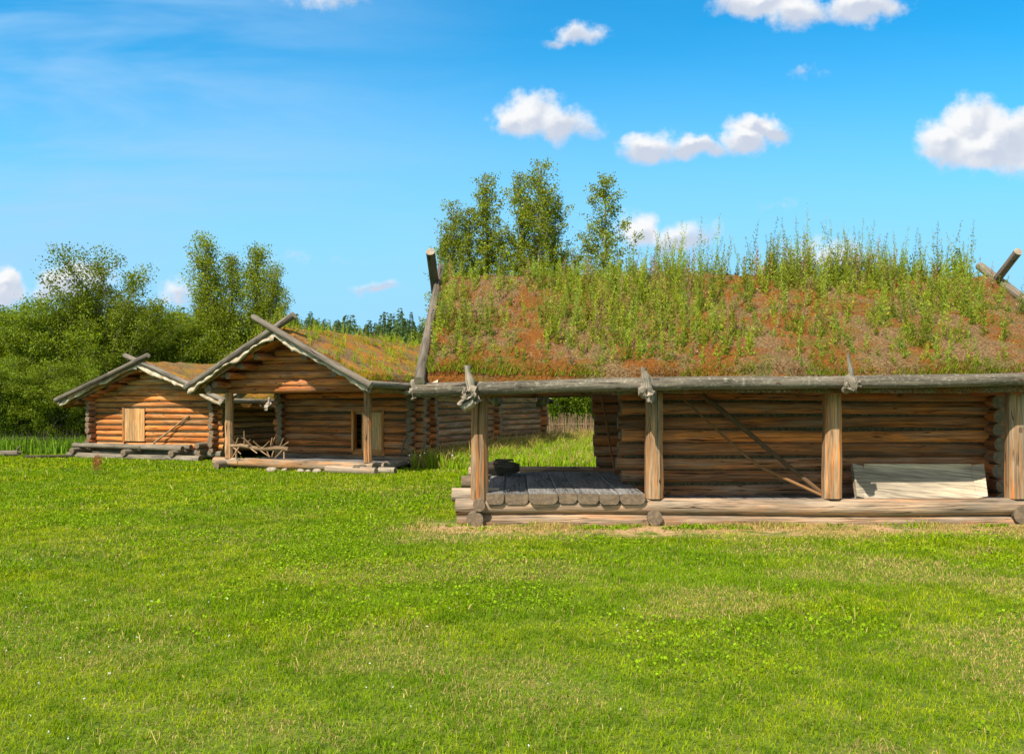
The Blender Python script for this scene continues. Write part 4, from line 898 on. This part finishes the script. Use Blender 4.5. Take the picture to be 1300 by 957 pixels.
hgt = lambda topy, Y: CH + (HY - topy) / F * Y
egg = lambda f: (math.sin(min(1, f * 1.05) ** .8 * math.pi) ** .7 + .15)
birchp = lambda f: max(.10, (1 - f) ** .5) * min(1, f * 3 + .3)
bushp = lambda f: max(.25, (1 - f ** 2.2))
GB = (.175, .225, .016); GA = (.165, .225, .014); GW = (.120, .185, .011)
Yb = 50
bt = {}
T1 = make_tree('birch_tree', 'slender airy birch above the turf roof, tallest of the clump', 'tree', hgt(213, Yb), 3.4, birchp, 105, 24000, .12, GB, 1, h0=.2, rise=.8, sig=.17, curve=.3)
T2 = make_tree('birch_tree', 'isolated pointed birch behind the turf roof, beside the small white cloud', 'tree', hgt(224, Yb), 3.0, birchp, 90, 19000, .12, GB, 2, h0=.2, rise=.7, sig=.16, curve=.25)
T3 = make_tree('birch_tree', 'narrow birch with a pointed top left of the tallest birch', 'tree', hgt(221, Yb), 2.7, birchp, 90, 19000, .12, GB, 3, h0=.2, rise=.8, sig=.16, curve=.35)
place(T1, px(684, Yb), Yb); place(T2, px(768, Yb), Yb, .5); place(T3, px(617, Yb), Yb + 1, 1)
grp = None
for xx, tp, lb, rz, src in ((658, 222, 'birch just left of the tallest birch, its top a little lower', 2.2, T3), (708, 246, 'outer birch stepping down on the right of the tallest birch', 5.2, T3), (578, 262, 'rounded low birch nearest the upright gable pole of the long house', 4, T1), (595, 268, 'birch crowded between the low rounded one and the narrow pointed one', 1.2, T3), (727, 318, 'young yellowish birch in the gap before the isolated pointed birch', 2.9, T2), (637, 290, 'short birch filling the low gap between the taller birches', .4, T2), (562, 300, 'lowest birch sprout nearest the upright gable pole', 2.4, T3)):
    c = copy_tree(src, lb); base = {id(T1): hgt(213, Yb), id(T2): hgt(224, Yb), id(T3): hgt(221, Yb)}[id(src)]; k = hgt(tp, Yb + .5) / base
    place(c, px(xx, Yb + .5), Yb + .5 + rng.uniform(-1, 1), rz, k * 1.0, k)
# shrubs behind the porch opening and low growth
S1 = make_tree('shrub', 'dense bright shrub behind the brushwood fence, seen through the porch', 'shrub', 4.6, 2.6, bushp, 70, 24000, .10, (.14, .22, .014), 11, h0=.03, rise=.5, stems=3, sig=.28, spread=.8)
place(S1, px(700, 45), 45)
for xx, Y, s, lb in ((745, 45.5, 1.0, 'dense shrub nearest the porch wall behind the brushwood fence'), (790, 46, 1, 'shrub hidden mostly by the log wall behind the brushwood fence'), (650, 46, .9, 'shrub rising over the far end of the middle house side wall'),
                     (515, 58, 1.25, 'bright shrubby growth over the middle house roof nearest the gable pole'), (470, 60, 1.05, 'low shrubby growth over the middle of the middle house roof'), (425, 60, 1.05, 'low bush just right of the crossed poles of the middle house'), (392, 52, 1.12, 'low bush under the right-hand aspen behind the crossed poles')):
    place(copy_tree(S1, lb), px(xx, Y), Y, rng.uniform(0, 6), s)
# left wood
W1 = make_tree('willow_tree', 'broad rounded willow towering behind the leftmost house', 'tree', hgt(333, 38), 3.6, egg, 110, 85000, .085, (.125, .180, .012), 21, h0=.10, rise=.5, stems=4, sig=.20, spread=1.3)
place(W1, px(140, 38), 38)
D1 = make_tree('alder_tree', 'bushy alder at the left edge, leaves down to the fence', 'tree', hgt(392, 36), 2.5, egg, 75, 46000, .085, GW, 22, h0=.05, rise=.45, stems=3, sig=.19, spread=.8)
place(D1, px(0, 37), 37)
hD = hgt(392, 36)
for xx, tp, Y, lb, f in ((48, 388, 42, 'dark alder between the left edge and the broad willow', 1), (92, 380, 36.5, 'dense alder leaning before the left side of the broad willow', 1), (190, 395, 40, 'alder tucked behind the crossed poles of the leftmost house', 1), (228, 398, 43, 'alder filling the gap between the broad willow and the aspens', 1),
                         (-45, 380, 38, 'alder cut by the left edge of the view', 1), (25, 455, 33.2, 'low alder bush just behind the stick fence at the far left', .9), (72, 462, 33.0, 'low leafy bush behind the stick fence beside the leftmost house', .9), (110, 440, 34.5, 'bush pressed against the left corner of the leftmost house', .9),
                         (150, 400, 41, 'alder standing inside the shade of the broad willow', 1), (285, 400, 44, 'alder undergrowth below the tallest aspen', 1), (345, 402, 44, 'alder undergrowth below the rightmost aspen', 1)):
    c = copy_tree(D1, lb); k = hgt(tp, Y) / hD; place(c, px(xx, Y), Y, rng.uniform(0, 6), max(k, .72), k)
Ya = 42
A1 = make_tree('aspen_tree', 'tallest aspen with pointed top between the left and middle houses', 'tree', hgt(304, Ya), 2.0, birchp, 95, 26000, .09, GA, 31, h0=.08, rise=.85, sig=.2, curve=.35)
A2 = make_tree('aspen_tree', 'full round-shouldered aspen above the middle house crossed poles', 'tree', hgt(318, Ya), 2.1, birchp, 95, 26000, .09, GA, 32, h0=.08, rise=.85, sig=.2, curve=.3)
place(A1, px(265, Ya), Ya); place(A2, px(326, Ya), Ya, 1)
for xx, tp, lb, src, bh in ((296, 330, 'darker aspen squeezed between the tallest and the round-shouldered aspen', A2, 318), (352, 342, 'slim outer aspen at the right end of the aspen row', A1, 304), (244, 372, 'short aspen left of the tallest aspen', A1, 304)):
    c = copy_tree(src, lb); k = hgt(tp, Ya) / hgt(bh, Ya); place(c, px(xx, Ya), Ya + rng.uniform(-1, 1.5), rng.uniform(0, 6), k * .9, k)

def spruce_arrays(H, Rr, nl, per, sd, ls):
    g_ = np.random.default_rng(sd); n = nl * per; f = (np.repeat(np.arange(nl), per) + g_.uniform(-.5, 1.2, n)) / nl; f = np.clip(f, 0, .995); az = g_.uniform(0, 6.28, n)
    rr_ = Rr * (1 - f) ** .9 * g_.uniform(.25, 1.05, n) * (1 + .25 * np.sin(az * 3 + f * 20)); P = np.c_[np.cos(az) * rr_ * .8, np.sin(az) * rr_ * .8, f * H * .97 + .3 - rr_ * .25]
    D = np.c_[np.cos(az), np.sin(az), g_.uniform(-.7, .25, n)]; Ls = ls * (1.15 - .8 * f) * g_.uniform(.6, 1.3, n); return leaves(P, D, Ls, Ls * .5)
def spruce(H, label, sd):
    root = empty('spruce_tree', (0, 0, 0), label, 'tree'); V, Fc = spruce_arrays(H, H * .22, 44, 60, sd, .50)
    fastmesh('crown', V, Fc, [LEAF], root, col=np.repeat(np.array([.05, .085, .018]) * rng.uniform(.6, 1.4, (len(Fc), 1)), 4, 0))
    acc = []; t = np.linspace(0, 1, 6); bez_tube(acc, np.c_[0 * t, 0 * t, t * H * .98], .16 * (1 - .9 * t), 6); fastmesh('trunk', acc[0][0], acc[0][1], [TBARK], root, smooth=True)
    return root
s = spruce(hgt(312, 62), 'dark spruce tip showing over the ridge of the long house at right', 5); place(s, px(1216, 62), 62)
c = copy_tree(s, 'young spruce on the skyline right above the middle house roof'); k = hgt(394, 75) / hgt(312, 62); place(c, px(522, 75), 75, 1, k * .95, k)
c = copy_tree(s, 'dark spruce tip above the alders near the left edge'); k = hgt(383, 75) / hgt(312, 62); place(c, px(30, 75), 75, 1, k, k)
# far forest, one mass
def forest():
    T_ = [spruce_arrays(1, .24, 26, 16, 50 + k, .11) for k in range(4)]; g_ = np.random.default_rng(9)
    # rounder broadleaf crowns
    for k in range(2):
        n = 420; d = nrm(g_.normal(size=(n, 3))); P = d * g_.uniform(.6, 1, (n, 1)) * [.27, .27, .42] + [0, 0, .55]; P += (g_.normal(size=(n, 3)) * .03); T_.append(leaves(P, g_.normal(size=(n, 3)), g_.uniform(.04, .08, n), g_.uniform(.03, .06, n)))
    Vs, Fs, Cs = [], [], []; off = 0
    for k in range(2600):
        Y = g_.uniform(115, 260); x = (g_.uniform(-.95, .02) if k % 3 else g_.uniform(0, 1.1)) * Y; kind = g_.integers(0, 6) if fbm(x * .03, Y * .03, 2) > .42 else g_.integers(0, 4); V, Fc = T_[kind]
        H = g_.uniform(9.5, 13.0) * (1 if kind < 4 else .8); H *= .84 + .16 * float(fbm(x * .05 + 3, Y * .01, 2)); a = g_.uniform(0, 6.28); ca, sa = math.cos(a), math.sin(a)
        P = V * H; P = np.c_[P[:, 0] * ca - P[:, 1] * sa, P[:, 0] * sa + P[:, 1] * ca, P[:, 2]] + [x, Y, float(gz_(x, Y)) - .2]
        col = np.array([.080, .125, .035]) if kind < 4 else np.array([.12, .18, .03]); Vs.append(P); Fs.append(Fc + off); off += len(P); Cs.append(np.repeat(col * g_.uniform(.8, 1.2) * g_.uniform(.7, 1.3, (len(Fc), 1)), 4, 0))  # forest colours lightened to imitate distance haze
    return fastmesh('forest', np.vstack(Vs), np.vstack(Fs), [LEAF], col=np.vstack(Cs))
tag(forest(), 'far-off spruce forest on the rising ground behind the houses', 'forest', kind='stuff')
